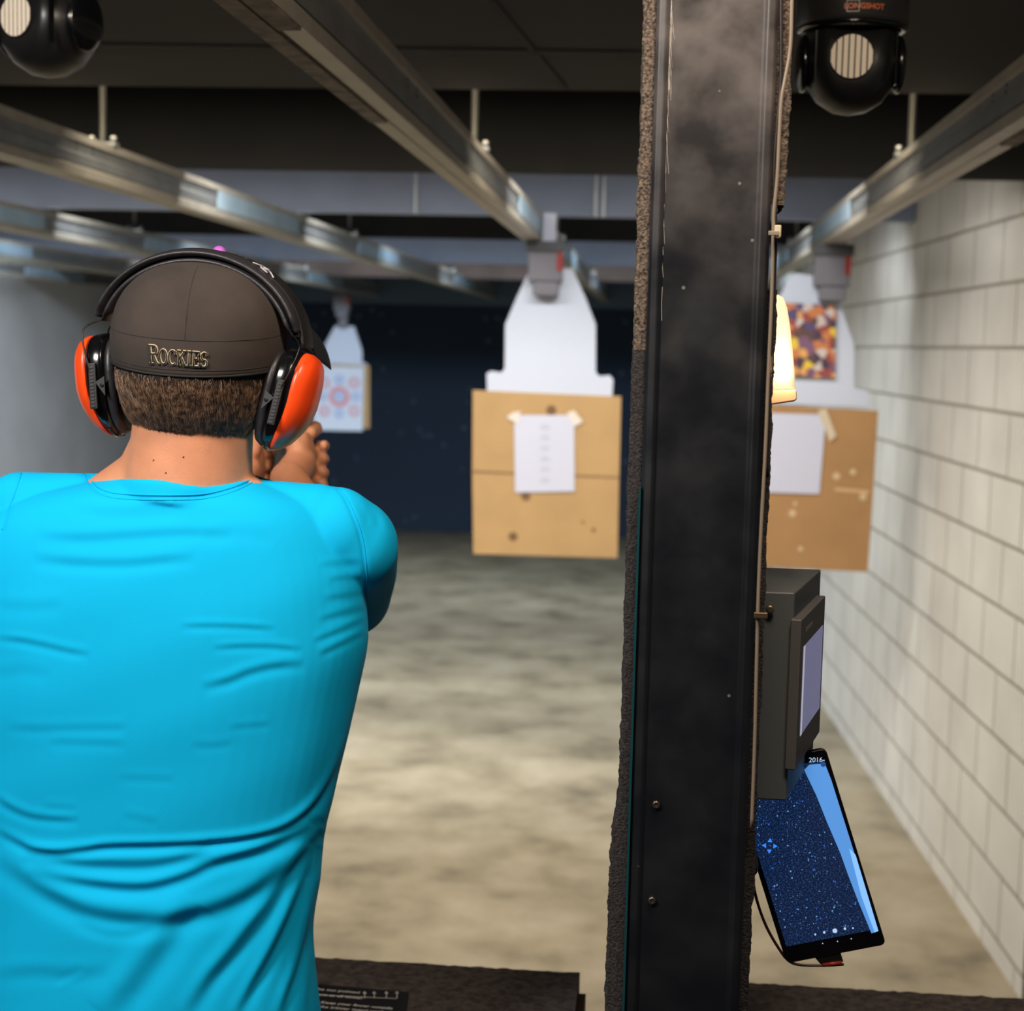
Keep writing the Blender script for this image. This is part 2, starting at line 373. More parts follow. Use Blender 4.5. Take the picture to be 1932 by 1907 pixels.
outline([(890, 887), (1168, 899), (1168, 903), (890, 892)], D1-.001, .001, 'crease', mat('cardboard_crease', srgb(136, 106, 72), .9), parent=cb, bev=0)
for px, py, r in ((968, 1012, 9), (992, 936, 9), (1040, 774, 10), (1120, 1000, 4), (1100, 985, 3)):
    c = at(px, py, D1); MB().lathe([(r/430/2, 0), (r/430, .001)], c, (0, -1, 0), 12).build('bullet_hole', m_hole, cb)
pt = outline([(970, 783), (1083, 783), (1084, 927), (972, 929)], D1-.006, .001, 'paper_target', m_paper, 'white paper sheet taped on the central cardboard, faint print', 'paper', bev=0)
for q in ([(955, 788), (968, 778), (982, 776), (978, 800)], [(1070, 779), (1083, 774), (1100, 796), (1084, 805)]):
    outline(q, D1-.008, .001, 'tape', mat('pale_tape', srgb(220, 210, 200), .5), parent=pt, bev=0)
fm = mat('faint_print', srgb(188, 191, 208), .8)
for i in range(6):
    y = 800+i*20; outline([(1020, y), (1036, y), (1036, y+9), (1020, y+9)], D1-.0075, .001, 'faint_print', fm, parent=pt, bev=0)
# right lane
D2 = 6.9
carrier(.715, D2, 'grey target carrier under the right rail, seen between post and block wall')
outline([(1470, 560), (1488, 530), (1500, 515), (1585, 528), (1590, 590), (1612, 650), (1612, 732), (1640, 738), (1640, 768), (1400, 760), (1400, 720), (1440, 715), (1442, 600)],
        D2+.015, .006, 'target_holder', m_white, 'white plastic target holder right of the black post, with a colourful picture on it', 'target holder')
cb = outline([(1380, 752), (1400, 760), (1657, 775), (1648, 925), (1637, 1079), (1376, 1066)], D2, .008, 'cardboard_backer', m_card2,
        'brown cardboard sheet half hidden by the black post, speckled with holes', 'cardboard')
for px, py, r in ((1578, 898, 7), (1609, 890, 6), (1628, 937, 7), (1495, 968, 7), (1510, 1035, 5), (1500, 950, 4)):
    c = at(px, py, D2); MB().lathe([(r/435/2, 0), (r/435, .001)], c, (0, -1, 0), 12).build('patched_hole', mat('pale_patch', srgb(206, 178, 140), .8), cb)
outline([(1575, 920), (1640, 925), (1640, 931), (1575, 926)], D2-.001, .001, 'crease', mat('pale_crease', srgb(206, 170, 128), .9), parent=cb, bev=0)
pt = outline([(1420, 778), (1552, 782), (1558, 786), (1546, 932), (1418, 928)], D2-.006, .001, 'paper_target', m_paper, 'plain white paper sheet taped to the brown cardboard right of the post', 'paper', bev=0)
outline([(1543, 775), (1558, 770), (1578, 822), (1566, 834)], D2-.008, .001, 'tape', mat('cream_tape', srgb(206, 190, 164), .6), parent=pt, bev=0)
pic = outline([(1440, 570), (1578, 575), (1575, 714), (1438, 708)], D2-.002, .002, 'poster', None, 'colourful picture print stuck on the right white holder, many small orange and purple shapes', 'poster', bev=0)
mp_ = bpy.data.materials.new('poster_print'); mp_.use_nodes = True; N = mp_.node_tree.nodes; L = mp_.node_tree.links
tc = N.new('ShaderNodeTexCoord'); v = N.new('ShaderNodeTexVoronoi'); v.inputs['Scale'].default_value = 30; L.new(tc.outputs['Object'], v.inputs['Vector'])
cr = N.new('ShaderNodeValToRGB'); cr.color_ramp.interpolation = 'CONSTANT'; e = cr.color_ramp.elements
cols = [(70, 52, 70), (196, 120, 70), (120, 84, 110), (220, 160, 90), (90, 66, 60), (200, 186, 180), (150, 70, 60), (84, 70, 110), (224, 190, 60)]
e[0].color = srgb(*cols[0]); e[1].position = .96; e[1].color = srgb(*cols[-1])
for i, c in enumerate(cols[1:-1]): k = e.new(.12*(i+1)); k.color = srgb(*c)
sr_ = N.new('ShaderNodeSeparateColor'); L.new(v.outputs['Color'], sr_.inputs[0]); L.new(sr_.outputs[0], cr.inputs[0]); L.new(cr.outputs[0], N['Principled BSDF'].inputs['Base Color']); pic.data.materials.clear(); pic.data.materials.append(mp_)
# far left target
D3 = 14.7
c = carrier(-2.95, D3, 'small far target carrier above the distant printed target')
MB().box(-2.98, -2.90, D3-.01, D3+.01, 2.2, 2.32).build('hanger_arm', m_carr, c)
outline([(632, 615), (668, 616), (676, 640), (683, 662), (683, 684), (692, 686), (692, 694), (600, 690), (600, 684), (612, 680), (613, 650)], D3+.01, .006, 'target_holder', m_white,
        'small white target holder far down the range, right of the orange ear cup', 'target holder')
outline([(590, 684), (697, 690), (697, 808), (590, 806)], D3, .01, 'cardboard_backer', m_card, 'distant cardboard sheet behind the printed target, only its right edge showing', 'cardboard')
pt = outline([(592, 690), (687, 693), (684, 813), (592, 811)], D3-.02, .002, 'paper_target', mat('white_print_paper', srgb(206, 212, 226), .8), 'distant white sheet printed with five pale red and blue rings', 'paper', bev=0)
mr = mat('pale_red_ring', srgb(216, 150, 160), .8); mbm = mat('pale_blue_ring', srgb(150, 170, 214), .8)
for (px, py, r, m_) in ((640, 748, 20, mr), (640, 748, 9, mbm), (612, 722, 10, mr), (668, 722, 10, mr), (612, 775, 10, mr), (668, 775, 10, mr), (640, 716, 8, mbm), (672, 748, 8, mbm), (608, 748, 8, mbm), (640, 780, 8, mbm)):
    c = at(px, py, D3-.026); k = D3/FPX
    MB().lathe([(r*k, 0), (r*k, .003), (r*k*.6, .003), (r*k*.6, 0)], c, (0, -1, 0), 24, cap=False).build('printed_ring', m_, pt)

# ------------------------------------------------------------------ booth divider post
post = thing('divider_post', (.043, 1.53, .38), 'tall glossy black steel post with worn paint dividing the two firing booths', 'post')
x0, x1 = -.0125, .0985
prof = [(x0, 1.504), (x0+.003, 1.500), (x0+.009, 1.4985), (x0+.012, 1.5005), (x0+.013, 1.502), (x1-.013, 1.502), (x1-.0115, 1.5005), (x1-.009, 1.4985), (x1-.003, 1.500), (x1, 1.504), (x1, 1.56), (x0, 1.56)]
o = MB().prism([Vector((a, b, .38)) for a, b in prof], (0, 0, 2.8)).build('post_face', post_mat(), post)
md = o.modifiers.new('bevel', 'BEVEL'); md.width = .0012; md.segments = 2; o.data.polygons.foreach_set('use_smooth', [False]*len(o.data.polygons))
# booth wall behind the post
MB().box(-.006, .092, 1.56, 2.6, .38, 2.95).build('booth_panel', mat('black_booth_panel', srgb(26, 26, 28), .8), post)
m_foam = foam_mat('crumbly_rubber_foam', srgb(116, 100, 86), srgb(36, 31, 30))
m_foam_shaded = foam_mat('crumbly_grey_shaded_foam', srgb(56, 51, 51), srgb(22, 20, 21))  # greyer lower rubber, with the lamp's falloff darkened into its colour
def foam(name, xa, xb, z0, z1, m, y0=1.515, y1=1.62, amp=.0016, out=None):
    nz = int((z1-z0)/.0035); ny = 22; nx = 6; v = []; f = []
    ring = [(xa, y0+(y1-y0)*j/ny) for j in range(ny+1)][::-1] + [(xa+(xb-xa)*i/nx, y0) for i in range(1, nx+1)] + [(xb, y0+(y1-y0)*j/ny) for j in range(1, ny+1)]
    n = len(ring)
    for k in range(nz+1):
        z = z0+(z1-z0)*k/nz
        for (x, y) in ring:
            p = Vector((x, y, z)); dx = noise.noise(p*260)*amp+noise.noise(p*70)*amp*1.1+noise.noise(p*18)*amp
            s = -1 if x < .04 else 1
            edge = abs(x-(xa if s < 0 else xb)) < .004
            v.append((x+(s*dx if edge else 0) + (out(z)*s if out and edge else 0), y-abs(noise.noise(p*330))*amp*1.2, z))
    for k in range(nz):
        for j in range(n-1): f.append((k*n+j, k*n+j+1, (k+1)*n+j+1, (k+1)*n+j))
    return MB().add(v, f).build(name, m, post, True, fix=False)
zt = 2.6
def outL(z): return .0065*max(0, min(1, (1.66-z)/.05))
foam('foam_edge', -.0250, x0+.001, .9, zat(660, 1.5, 1210), m_foam_shaded, out=outL)
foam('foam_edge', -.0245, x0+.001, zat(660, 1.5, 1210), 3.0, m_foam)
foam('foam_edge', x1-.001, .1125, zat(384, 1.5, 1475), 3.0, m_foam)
foam('foam_edge', x1-.001, .1078, .9, zat(545, 1.5, 1460), m_foam_shaded)
# bowed thin sheet at the post's left
sh = [(1209, 590), (1204, 680), (1199, 760), (1192, 850), (1187, 940), (1184, 1010), (1186, 1050), (1189, 1066)]
v = []; f = []
for a, b in sh:
    p = at(a, b, 1.58); v += [p, p+Vector((0, .002, 0)), Vector((-.018, 1.6, p.z)), Vector((-.018, 1.602, p.z))]
for i in range(len(sh)-1):
    k = i*4; f += [(k, k+4, k+6, k+2), (k+1, k+3, k+7, k+5), (k, k+1, k+5, k+4)]
MB().add(v, f).build('bowed_sheet', mat('black_plastic_sheet', srgb(30, 26, 30), .4), post)
MB().tube([at(a, b, 1.579) for a, b in sh[:6]], .0006, 6).build('sheet_edge', mat('pale_edge', srgb(176, 160, 150), .4), post)
MB().box(x0-.0025, x0-.0003, 1.499, 1.515, zat(1907, 1.5, 1180)-.3, zat(920, 1.5, 1205)).build('acrylic_edge', mat('teal_acrylic_edge', srgb(22, 62, 68), .25), post)
for px, py in ((1238, 1518), (1230, 1699)):
    p = at(px, py, 1.5005)
    MB().lathe([(.0026, -.004), (.0038, 0), (.0038, .0012), (.0028, .002), (.0016, .0012)], p, (0, -1, 0), 16).build('screw', mat('steel_screw', srgb(120, 108, 100), .3, .9), post, True)
# scratches
ms = mat('scratch_white', srgb(176, 168, 160), .5)
sc_ = MB()
for i in range(300):
    z = 2.43-abs(rnd.gauss(0, .11)); x = -.0012+rnd.gauss(0, .0012); l = rnd.uniform(.008, .045)
    a = rnd.gauss(0, .09) if rnd.random() < .96 else rnd.uniform(-.2, .6); p = Vector((x, 1.5016, z))
    q = p+Vector((sin(a)*l*.5, 0, -cos(a)*l))
    sc_.tube([p, (p+q)/2+Vector((-.0005, 0, 0)), q], rnd.uniform(.00006, .00020), 4)
sc_.build('paint_scratches', ms, post)
m_wire = mat('tan_cable', srgb(122, 108, 94), .35); m_wire2 = mat('black_cable', srgb(40, 34, 34), .3)
def smooth_pts(p, n=6):
    out = []; p = [Vector(q) for q in p]
    for i in range(len(p)-1):
        a, b, c, d = p[max(i-1, 0)], p[i], p[i+1], p[min(i+2, len(p)-1)]
        for k in range(n):
            t = k/n; out.append(.5*((2*b)+(c-a)*t+(2*a-5*b+4*c-d)*t*t+(3*b-a-3*c+d)*t**3))
    return out+[p[-1]]
P = [(1497, -60), (1494, 0), (1491, 90), (1481, 150), (1474, 190), (1470, 260), (1466, 340), (1460, 400), (1459, 437), (1456, 560), (1450, 700), (1444, 850), (1436, 1000), (1430, 1150), (1424, 1400), (1418, 1560)]
tag(MB().tube(smooth_pts([at(a, b, 1.497) for a, b in P]), .0018, 10).build('cable', m_wire, smooth=True), 'tan cable running down the right edge of the black post, outer of the two', 'cable', 'cables on the post')
P = [(1474, -60), (1474, 0), (1474, 80), (1473, 160), (1467, 230), (1461, 330), (1463, 437), (1462, 500), (1457, 600), (1452, 700), (1448, 900)]
tag(MB().tube(smooth_pts([at(a, b, 1.502) for a, b in P]), .0018, 10).build('cable', m_wire2, smooth=True), 'thin dark cable tucked against the right edge of the black post', 'cable', 'cables on the post')
ct = thing('cable_clip', at(1462, 437, 1.49), 'small beige cable clip on the upper right edge of the post', 'clip')
p = at(1463, 437, 1.49)
MB().box(p.x-.001, p.x+.0052, 1.488, 1.5, p.z-.005, p.z+.006).build('clip_block', mat('beige_nylon', srgb(186, 174, 140), .5), ct, bevel=.001)
MB().box(p.x-.0065, p.x+.003, 1.4865, 1.4885, p.z-.0035, p.z+.0005).build('clip_strap', mat('grey_strap', srgb(130, 118, 104), .35), ct, bevel=.0005)
ct = thing('cable_clip', at(1438, 1158, 1.49), 'dark metal cable clip screwed beside the grey control terminal', 'clip')
p = at(1436, 1160, 1.495)
MB().box(p.x-.007, p.x+.006, 1.49, 1.495, p.z-.003, p.z+.003).build('clip_strap', mat('bronze_strap', srgb(90, 74, 56), .35, .6), ct, bevel=.001)
MB().lathe([(.001, 0), (.004, .001), (.0046, -.0015)], at(1453, 1150, 1.594), (0, -1, 0), 14).build('screw', mat('brass_screw', srgb(130, 116, 90), .35, .8), ct, True)

# cream booth lamp
lampt = thing('wall_lamp', at(1470, 680, 1.66), 'cream wall lamp with curved glowing shade beside the black post', 'lamp')
prf = [(1440, 556), (1470, 555), (1480, 561), (1487, 580), (1492, 610), (1497, 655), (1501, 700), (1503, 735), (1440, 737)]
m_sh = mat('cream_glowing_shade', srgb(255, 232, 188), .5, emit=.72)
q = [at(a, b, 1.60) for a, b in prf]; rings = []
for k, (dy, s) in enumerate(((0, .80), (.004, .93), (.012, 1), (.09, 1), (.1, .9))):
    c0 = Vector((.098, 1.6, sum(p.z for p in q)/len(q)))
    rings.append([Vector((.098+(p.x-.098)*s, 1.6+dy, c0.z+(p.z-c0.z)*(1-(1-s)*.25))) for p in q])
MB().loft(rings).build('shade', m_sh, lampt, True)
prf = [(1440, 737), (1503, 735), (1504, 752), (1501, 757), (1440, 766)]
q = [at(a, b, 1.60) for a, b in prf]
MB().prism(q, (0, .1, 0)).build('base_cup', mat('tan_lamp_base', srgb(206, 176, 142), .6), lampt, bevel=.002)
l = bpy.data.lights.new('wall_lamp_glow', 'POINT'); l.energy = .25; l.color = (1, .55, .3); l.shadow_soft_size = .01
lo = bpy.data.objects.new('wall_lamp_glow', l); C.objects.link(lo); lo.location = at(1478, 690, 1.585)

# control terminal
term = thing('control_terminal', (.12, 1.69, 1.64), 'dark grey target control terminal box bolted to the right of the post', 'control box')
A = at(1500, 1118, 1.6); B = at(1549, 1075, 1.78); zb = at(1485, 1511, 1.6).z
base = [Vector((.0985, 1.6, zb)), Vector((A.x, 1.6, zb)), Vector((B.x, 1.78, zb)), Vector((.0985, 1.78, zb))]
m_term = mat('dark_grey_powder_coat', srgb(80, 84, 86), .5, bump=.12, bscale=900)
MB().prism(base, (0, 0, A.z-zb)).build('housing', m_term, term, bevel=.002)
e1 = (Vector((B.x, 1.78, 0))-Vector((A.x, 1.6, 0))).normalized(); nn = Vector((e1.y, -e1.x, 0))
pl = Vector((A.x, 1.6, 1.7))+nn*.007
q = [onplane(a, b, pl, nn) for a, b in ((1509, 1166), (1554, 1126), (1541, 1386), (1494, 1456))]
za = (q[0].z+q[1].z)/2; zc = (q[2].z+q[3].z)/2
q = [Vector((q[0].x, q[0].y, za)), Vector((q[1].x, q[1].y, za)), Vector((q[1].x, q[1].y, zc)), Vector((q[0].x, q[0].y, zc))]
MB().prism([p-nn*.009 for p in q], nn*.011).build('screen_bezel', mat('grey_bezel', srgb(84, 84, 84), .45), term, bevel=.0015)
pl2 = pl+nn*.0024
u0_, u1_ = q[0], q[1]
def bz(s, t): return u0_.lerp(u1_, s)+Vector((0, 0, (zc-za)*t))
def bq(s0, s1, t0, t1, off): return [bz(s, t)+nn*off for s, t in ((s0, t0), (s1, t0), (s1, t1), (s0, t1))]
m_scr = mat('lit_lcd', srgb(120, 122, 160), .25, emit=.5, col2=None)
MB().prism(bq(.12, .93, .2, .80, .0018), nn*.0006).build('screen', m_scr, term)
MB().prism(bq(.12, .17, .2, .80, .0024), nn*.0003).build('screen_highlight', mat('lcd_white_bar', srgb(190, 190, 205), .25, emit=.6), term)
MB().prism(bq(.2, .45, .09, .115, .0018), nn*.0005).build('badge', mat('badge_grey', srgb(130, 124, 118), .4), term)

# tablet
tab = thing('tablet', at(1480, 1815, 1.72), 'tilted black tablet with glowing blue screen hanging below the grey terminal', 'tablet')
BL, BR, TR = at(1484, 1818, 1.72), at(1672, 1782, 1.72), at(1558, 1412, 1.72)
TU, TV = BR-BL, TR-BR; TN = TU.cross(TV).normalized(); TN = TN if TN.y < 0 else -TN
def tq(u, v_, off=0): return BL+TU*u+TV*v_+TN*off
def tuv(px, py):
    p = onplane(px, py, BL, TN)-BL
    a, b, c = TU.dot(TU), TU.dot(TV), TV.dot(TV); d, e_ = p.dot(TU), p.dot(TV); k = a*c-b*b
    return ((d*c-e_*b)/k, (a*e_-b*d)/k)
def rrect(u0, u1, v0, v1, r, n=5):
    ra = r/TU.length; rb = r/TV.length; out = []
    for cu, cv, a0 in ((u1-ra, v0+rb, -90), (u1-ra, v1-rb, 0), (u0+ra, v1-rb, 90), (u0+ra, v0+rb, 180)):
        for k in range(n+1):
            a = radians(a0+90*k/n); out.append((cu+ra*cos(a), cv+rb*sin(a)))
    return out
MB().prism([tq(u, v_, -.009) for u, v_ in rrect(0, 1, 0, 1, .006)], TN*.009).build('case', mat('black_tablet_case', srgb(14, 12, 16), .3), tab, bevel=.001)
mscr = bpy.data.materials.new('tablet_screen'); mscr.use_nodes = True; N = mscr.node_tree.nodes; L = mscr.node_tree.links; b = N['Principled BSDF']
tc = N.new('ShaderNodeTexCoord'); v1 = N.new('ShaderNodeTexNoise'); v1.inputs['Scale'].default_value = 620; v1.inputs['Detail'].default_value = 2
L.new(tc.outputs['Object'], v1.inputs['Vector']); cr = N.new('ShaderNodeValToRGB'); e = cr.color_ramp.elements
e[0].position = .42; e[0].color = srgb(10, 24, 52); e[1].position = .8; e[1].color = srgb(76, 108, 150); k = e.new(.58); k.color = srgb(22, 44, 82)
L.new(v1.outputs['Fac'], cr.inputs[0]); L.new(cr.outputs[0], b.inputs['Emission Color']); b.inputs['Emission Strength'].default_value = .9
b.inputs['Base Color'].default_value = (.01, .01, .02, 1); b.inputs['Roughness'].default_value = .2
scr = MB().prism([tq(u, v_, .0) for u, v_ in rrect(.05, .955, .085, .95, .001)], TN*.0006).build('screen', mscr, tab)
def sm(name, c, e_=1.0): return mat(name, srgb(*c), .3, emit=e_)
wd = [(1517, 1452), (1527, 1442), (1556, 1440), (1568, 1470), (1609, 1600), (1657, 1756), (1644, 1760), (1618, 1697), (1600, 1650), (1585, 1608), (1560, 1550), (1540, 1500)]
MB().prism([tq(*tuv(*p), .0006) for p in wd], TN*.0003).build('pale_blue_band', sm('screen_pale_blue', (84, 144, 216), .85), scr)
MB().prism([tq(*tuv(*p), .0010) for p in ((1602, 1600), (1614, 1612), (1657, 1755), (1650, 1758), (1625, 1690))], TN*.0003).build('bright_band', sm('screen_bright', (130, 186, 255), .9), scr)
bits = MB(); cols_ = [MB(), MB(), MB()]
for i in range(420):
    u = rnd.uniform(.07, .93); v_ = rnd.uniform(.12, .93)
    P0 = BL+TU*u+TV*v_; pu, pv = project(np.array([P0]));
    # keep off the pale band
    if pu[0] > 1517+(pv[0]-1452)*.413-6: continue
    s = rnd.choice([.0004, .0005, .0007, .0011]) ; n_ = rnd.choice([3, 4, 5]); a0 = rnd.uniform(0, 6); el = rnd.uniform(.4, 1)
    cols_[rnd.choice([0, 0, 1, 2])].prism([P0+TN*.0006+(TU.normalized()*cos(a0+2*pi*k/n_)*el+TV.normalized()*sin(a0+2*pi*k/n_))*s for k in range(n_)], TN*.0002)
for nm, mb_, c in (('speckles', cols_[0], (110, 160, 210)), ('speckles', cols_[1], (50, 110, 230)), ('speckles', cols_[2], (90, 90, 170))):
    tag(mb_.build(nm, sm('speck%d%d' % c[:2], c, .8), scr), kind='stuff')
mi = sm('screen_icon', (60, 140, 255), 1); mw = sm('screen_icon_white', (170, 200, 235), .9)
ar = MB(); cxp, cyp = 1452, 1595
for ang in range(4):
    a = radians(ang*90+4)
    ar.prism([tq(*tuv(cxp+cos(a)*r_-sin(a)*w_, cyp+sin(a)*r_+cos(a)*w_), .0009) for r_, w_ in ((15, 0), (7, 4.5), (7, -4.5))], TN*.0002)
ar.build('arrow_icon', mi, scr)
for px, py, r_ in ((1538, 1762, .0011), (1555, 1758, .0014), (1575, 1755, .0026), (1594, 1751, .0014), (1609, 1750, .0009), (1552, 1779, .0006), (1580, 1775, .0006), (1606, 1770, .0007), (1553, 1441, .0028)):
    mm = sm('icon_dark', (40, 70, 130), .8) if py < 1500 else mw
    MB().lathe([(r_, 0), (r_, .0003)], tq(*tuv(px, py), .0010), TN, 16).build('button_icon', mm, tab)

def text_mesh(s, size, font_outline=0, align='CENTER'):
    cu = bpy.data.curves.new('t', 'FONT'); cu.body = s; cu.size = size; cu.align_x = align; cu.extrude = 0; cu.offset = font_outline; cu.resolution_u = 3
    o = bpy.data.objects.new('t', cu); C.objects.link(o)
    dg = bpy.context.evaluated_depsgraph_get(); me = bpy.data.meshes.new_from_object(o.evaluated_get(dg)); bpy.data.objects.remove(o)
    return me
def place_text(s, size, org, ux, uy, m, name, parent=None, off=.0004, align='CENTER', bold=0):
    me = text_mesh(s, size, bold, align); ux = Vector(ux).normalized(); uy = Vector(uy).normalized(); n = ux.cross(uy)
    for v_ in me.vertices: v_.co = Vector(org)+ux*v_.co.x+uy*v_.co.y+n*off
    return link(name, me, m, parent)
p = tq(*tuv(1541, 1437), .001); place_text('2016-', .0075, p, at(1560, 1434, 1.72)-at(1530, 1435, 1.72), UV, mw, 'date_text', scr, 0)
# connector, mount, cable
MB().box(0, 0, 0, 0, 0, 0)
MB().prism([tq(*tuv(*p), -.007) for p in ((1536, 1806), (1586, 1797), (1592, 1816), (1552, 1824))], TN*.006).build('cable_connector', m_plastic, tab, bevel=.0015)
MB().tube([tq(*tuv(1552, 1820), .001), tq(*tuv(1588, 1815), .001)], .0022, 10).build('red_collar', mat('red_collar', srgb(150, 46, 30), .4), tab, True)
MB().prism([tq(*tuv(*p), -.012) for p in ((1412, 1530), (1440, 1600), (1455, 1668), (1437, 1662), (1428, 1640), (1410, 1625))], TN*.008).build('mount_arm', m_plastic, tab, bevel=.002)
P = [(1592, 1819), (1560, 1821), (1510, 1820), (1488, 1812), (1470, 1790), (1447, 1750), (1430, 1705), (1420, 1660), (1417, 1620), (1412, 1580), (1402, 1540)]
tag(MB().tube(smooth_pts([at(a, b, 1.722) for a, b in P]), .0016, 8).build('charging_cable', mat('dark_red_cable', srgb(62, 28, 28), .35), smooth=True), 'thin dark red charging cable looping under the tablet to the post', 'cable')
P = [(1402, 1545), (1412, 1560), (1420, 1600), (1425, 1635), (1418, 1648), (1406, 1640)]
tag(MB().tube(smooth_pts([at(a, b, 1.60) for a, b in P]), .0032, 8).build('cable_coil', m_wire2, smooth=True), 'short black cable loop hanging between post and tablet', 'cable')

# ------------------------------------------------------------------ shooting benches
m_carpet = mat('dark_bench_carpet', srgb(104, 94, 90), .95, bump=1, bscale=500, col2=srgb(66, 59, 60), vscale=90)
def bench(xa, xb, label, yn=2.12, zt_=1.15):
    yfar = onz(840, 1820, zt_).y
    t = thing('shooting_bench', ((xa+xb)/2, (yn+yfar)/2, .38), label, 'bench')
    nx = int((xb-xa)/.008); ny = 30; v = []; f = []
    for j in range(ny+3):
        for i in range(nx+1):
            x = xa+(xb-xa)*i/nx; yy = yn+(yfar-yn)*min(j, ny)/ny; z = zt_+.0015*noise.noise(Vector((x*60, yy*60, 0)))
            if j >= ny-1:
                yy += .004*noise.noise(Vector((x*40, 3, 0)))+.003*noise.noise(Vector((x*130, 7, 0)))
            if j > ny: z = zt_-.03*(j-ny)
            v.append((x, yy, z))
    for j in range(ny+2):
        for i in range(nx): a = j*(nx+1)+i; f.append((a, a+1, a+nx+2, a+nx+1))
    MB().add(v, f).build('carpet_top', m_carpet, t, fix=False)
    MB().box(xa, xb, yn, yfar-.006, zt_-.06, zt_-.003).build('bench_board', m_carpet, t)
    MB().box(xa, xb, yfar-.06, yfar-.03, .38, zt_-.06).build('front_panel', m_plastic, t)
    return t, yfar
xr_ = onz(1095, 1828, 1.15).x
bl, yfar = bench(-1.9, xr_, 'dark carpeted shooting bench in front of the shooter, with a warning sticker')
MB().box(xr_, xr_+.011, 2.12, yfar-.03, 1.05, 1.13).build('edge_strip', mat('brown_edge_strip', srgb(92, 74, 60), .8), bl)
br_, _ = bench(.10, 1.20, 'dark carpeted bench of the right booth below the tablet')
st = [onz(a, b, 1.1525) for a, b in ((440, 1843), (772, 1872), (762, 1960), (430, 1930))]
stk = MB().prism(st, (0, 0, .0006)).build('warning_sticker', mat('black_vinyl', srgb(24, 24, 28), .4)); tag(stk, 'black warning sticker with white safety text and arrows on the bench', 'sticker')
ux = (st[1]-st[0]).normalized(); uy = Vector((0, 0, 1)).cross(ux)
mtx = mat('white_vinyl', srgb(240, 238, 234), .6)
for s_, px, py in (('Keep the gun pointed', 620, 1869), ('downrange at all times!', 620, 1879), ('Keep your finger outside', 672, 1898), ('the trigger guard until ready', 678, 1907)):
    o_ = onz(px, py, 1.1532); place_text(s_, .0105, o_, ux, uy, mtx, 'printed_text', stk, 0, bold=.0002)
ar = MB(); 
for px in (688, 706, 729, 749):
    a_, b_ = onz(px, 1883, 1.1532), onz(px, 1872, 1.1532); d_ = (b_-a_).normalized(); s_ = ux
    ar.prism([a_-s_*.0006, a_+s_*.0006, b_+s_*.0006, b_-s_*.0006], (0, 0, .0003))
    ar.prism([b_-s_*.003-d_*.004, b_+s_*.003-d_*.004, b_+d_*.004], (0, 0, .0003))
a_, b_ = onz(600, 1877, 1.1532), onz(748, 1884, 1.1532); ar.prism([a_, b_, b_+uy*.001, a_+uy*.001], (0, 0, .0003))
ar.build('printed_arrows', mtx, stk)

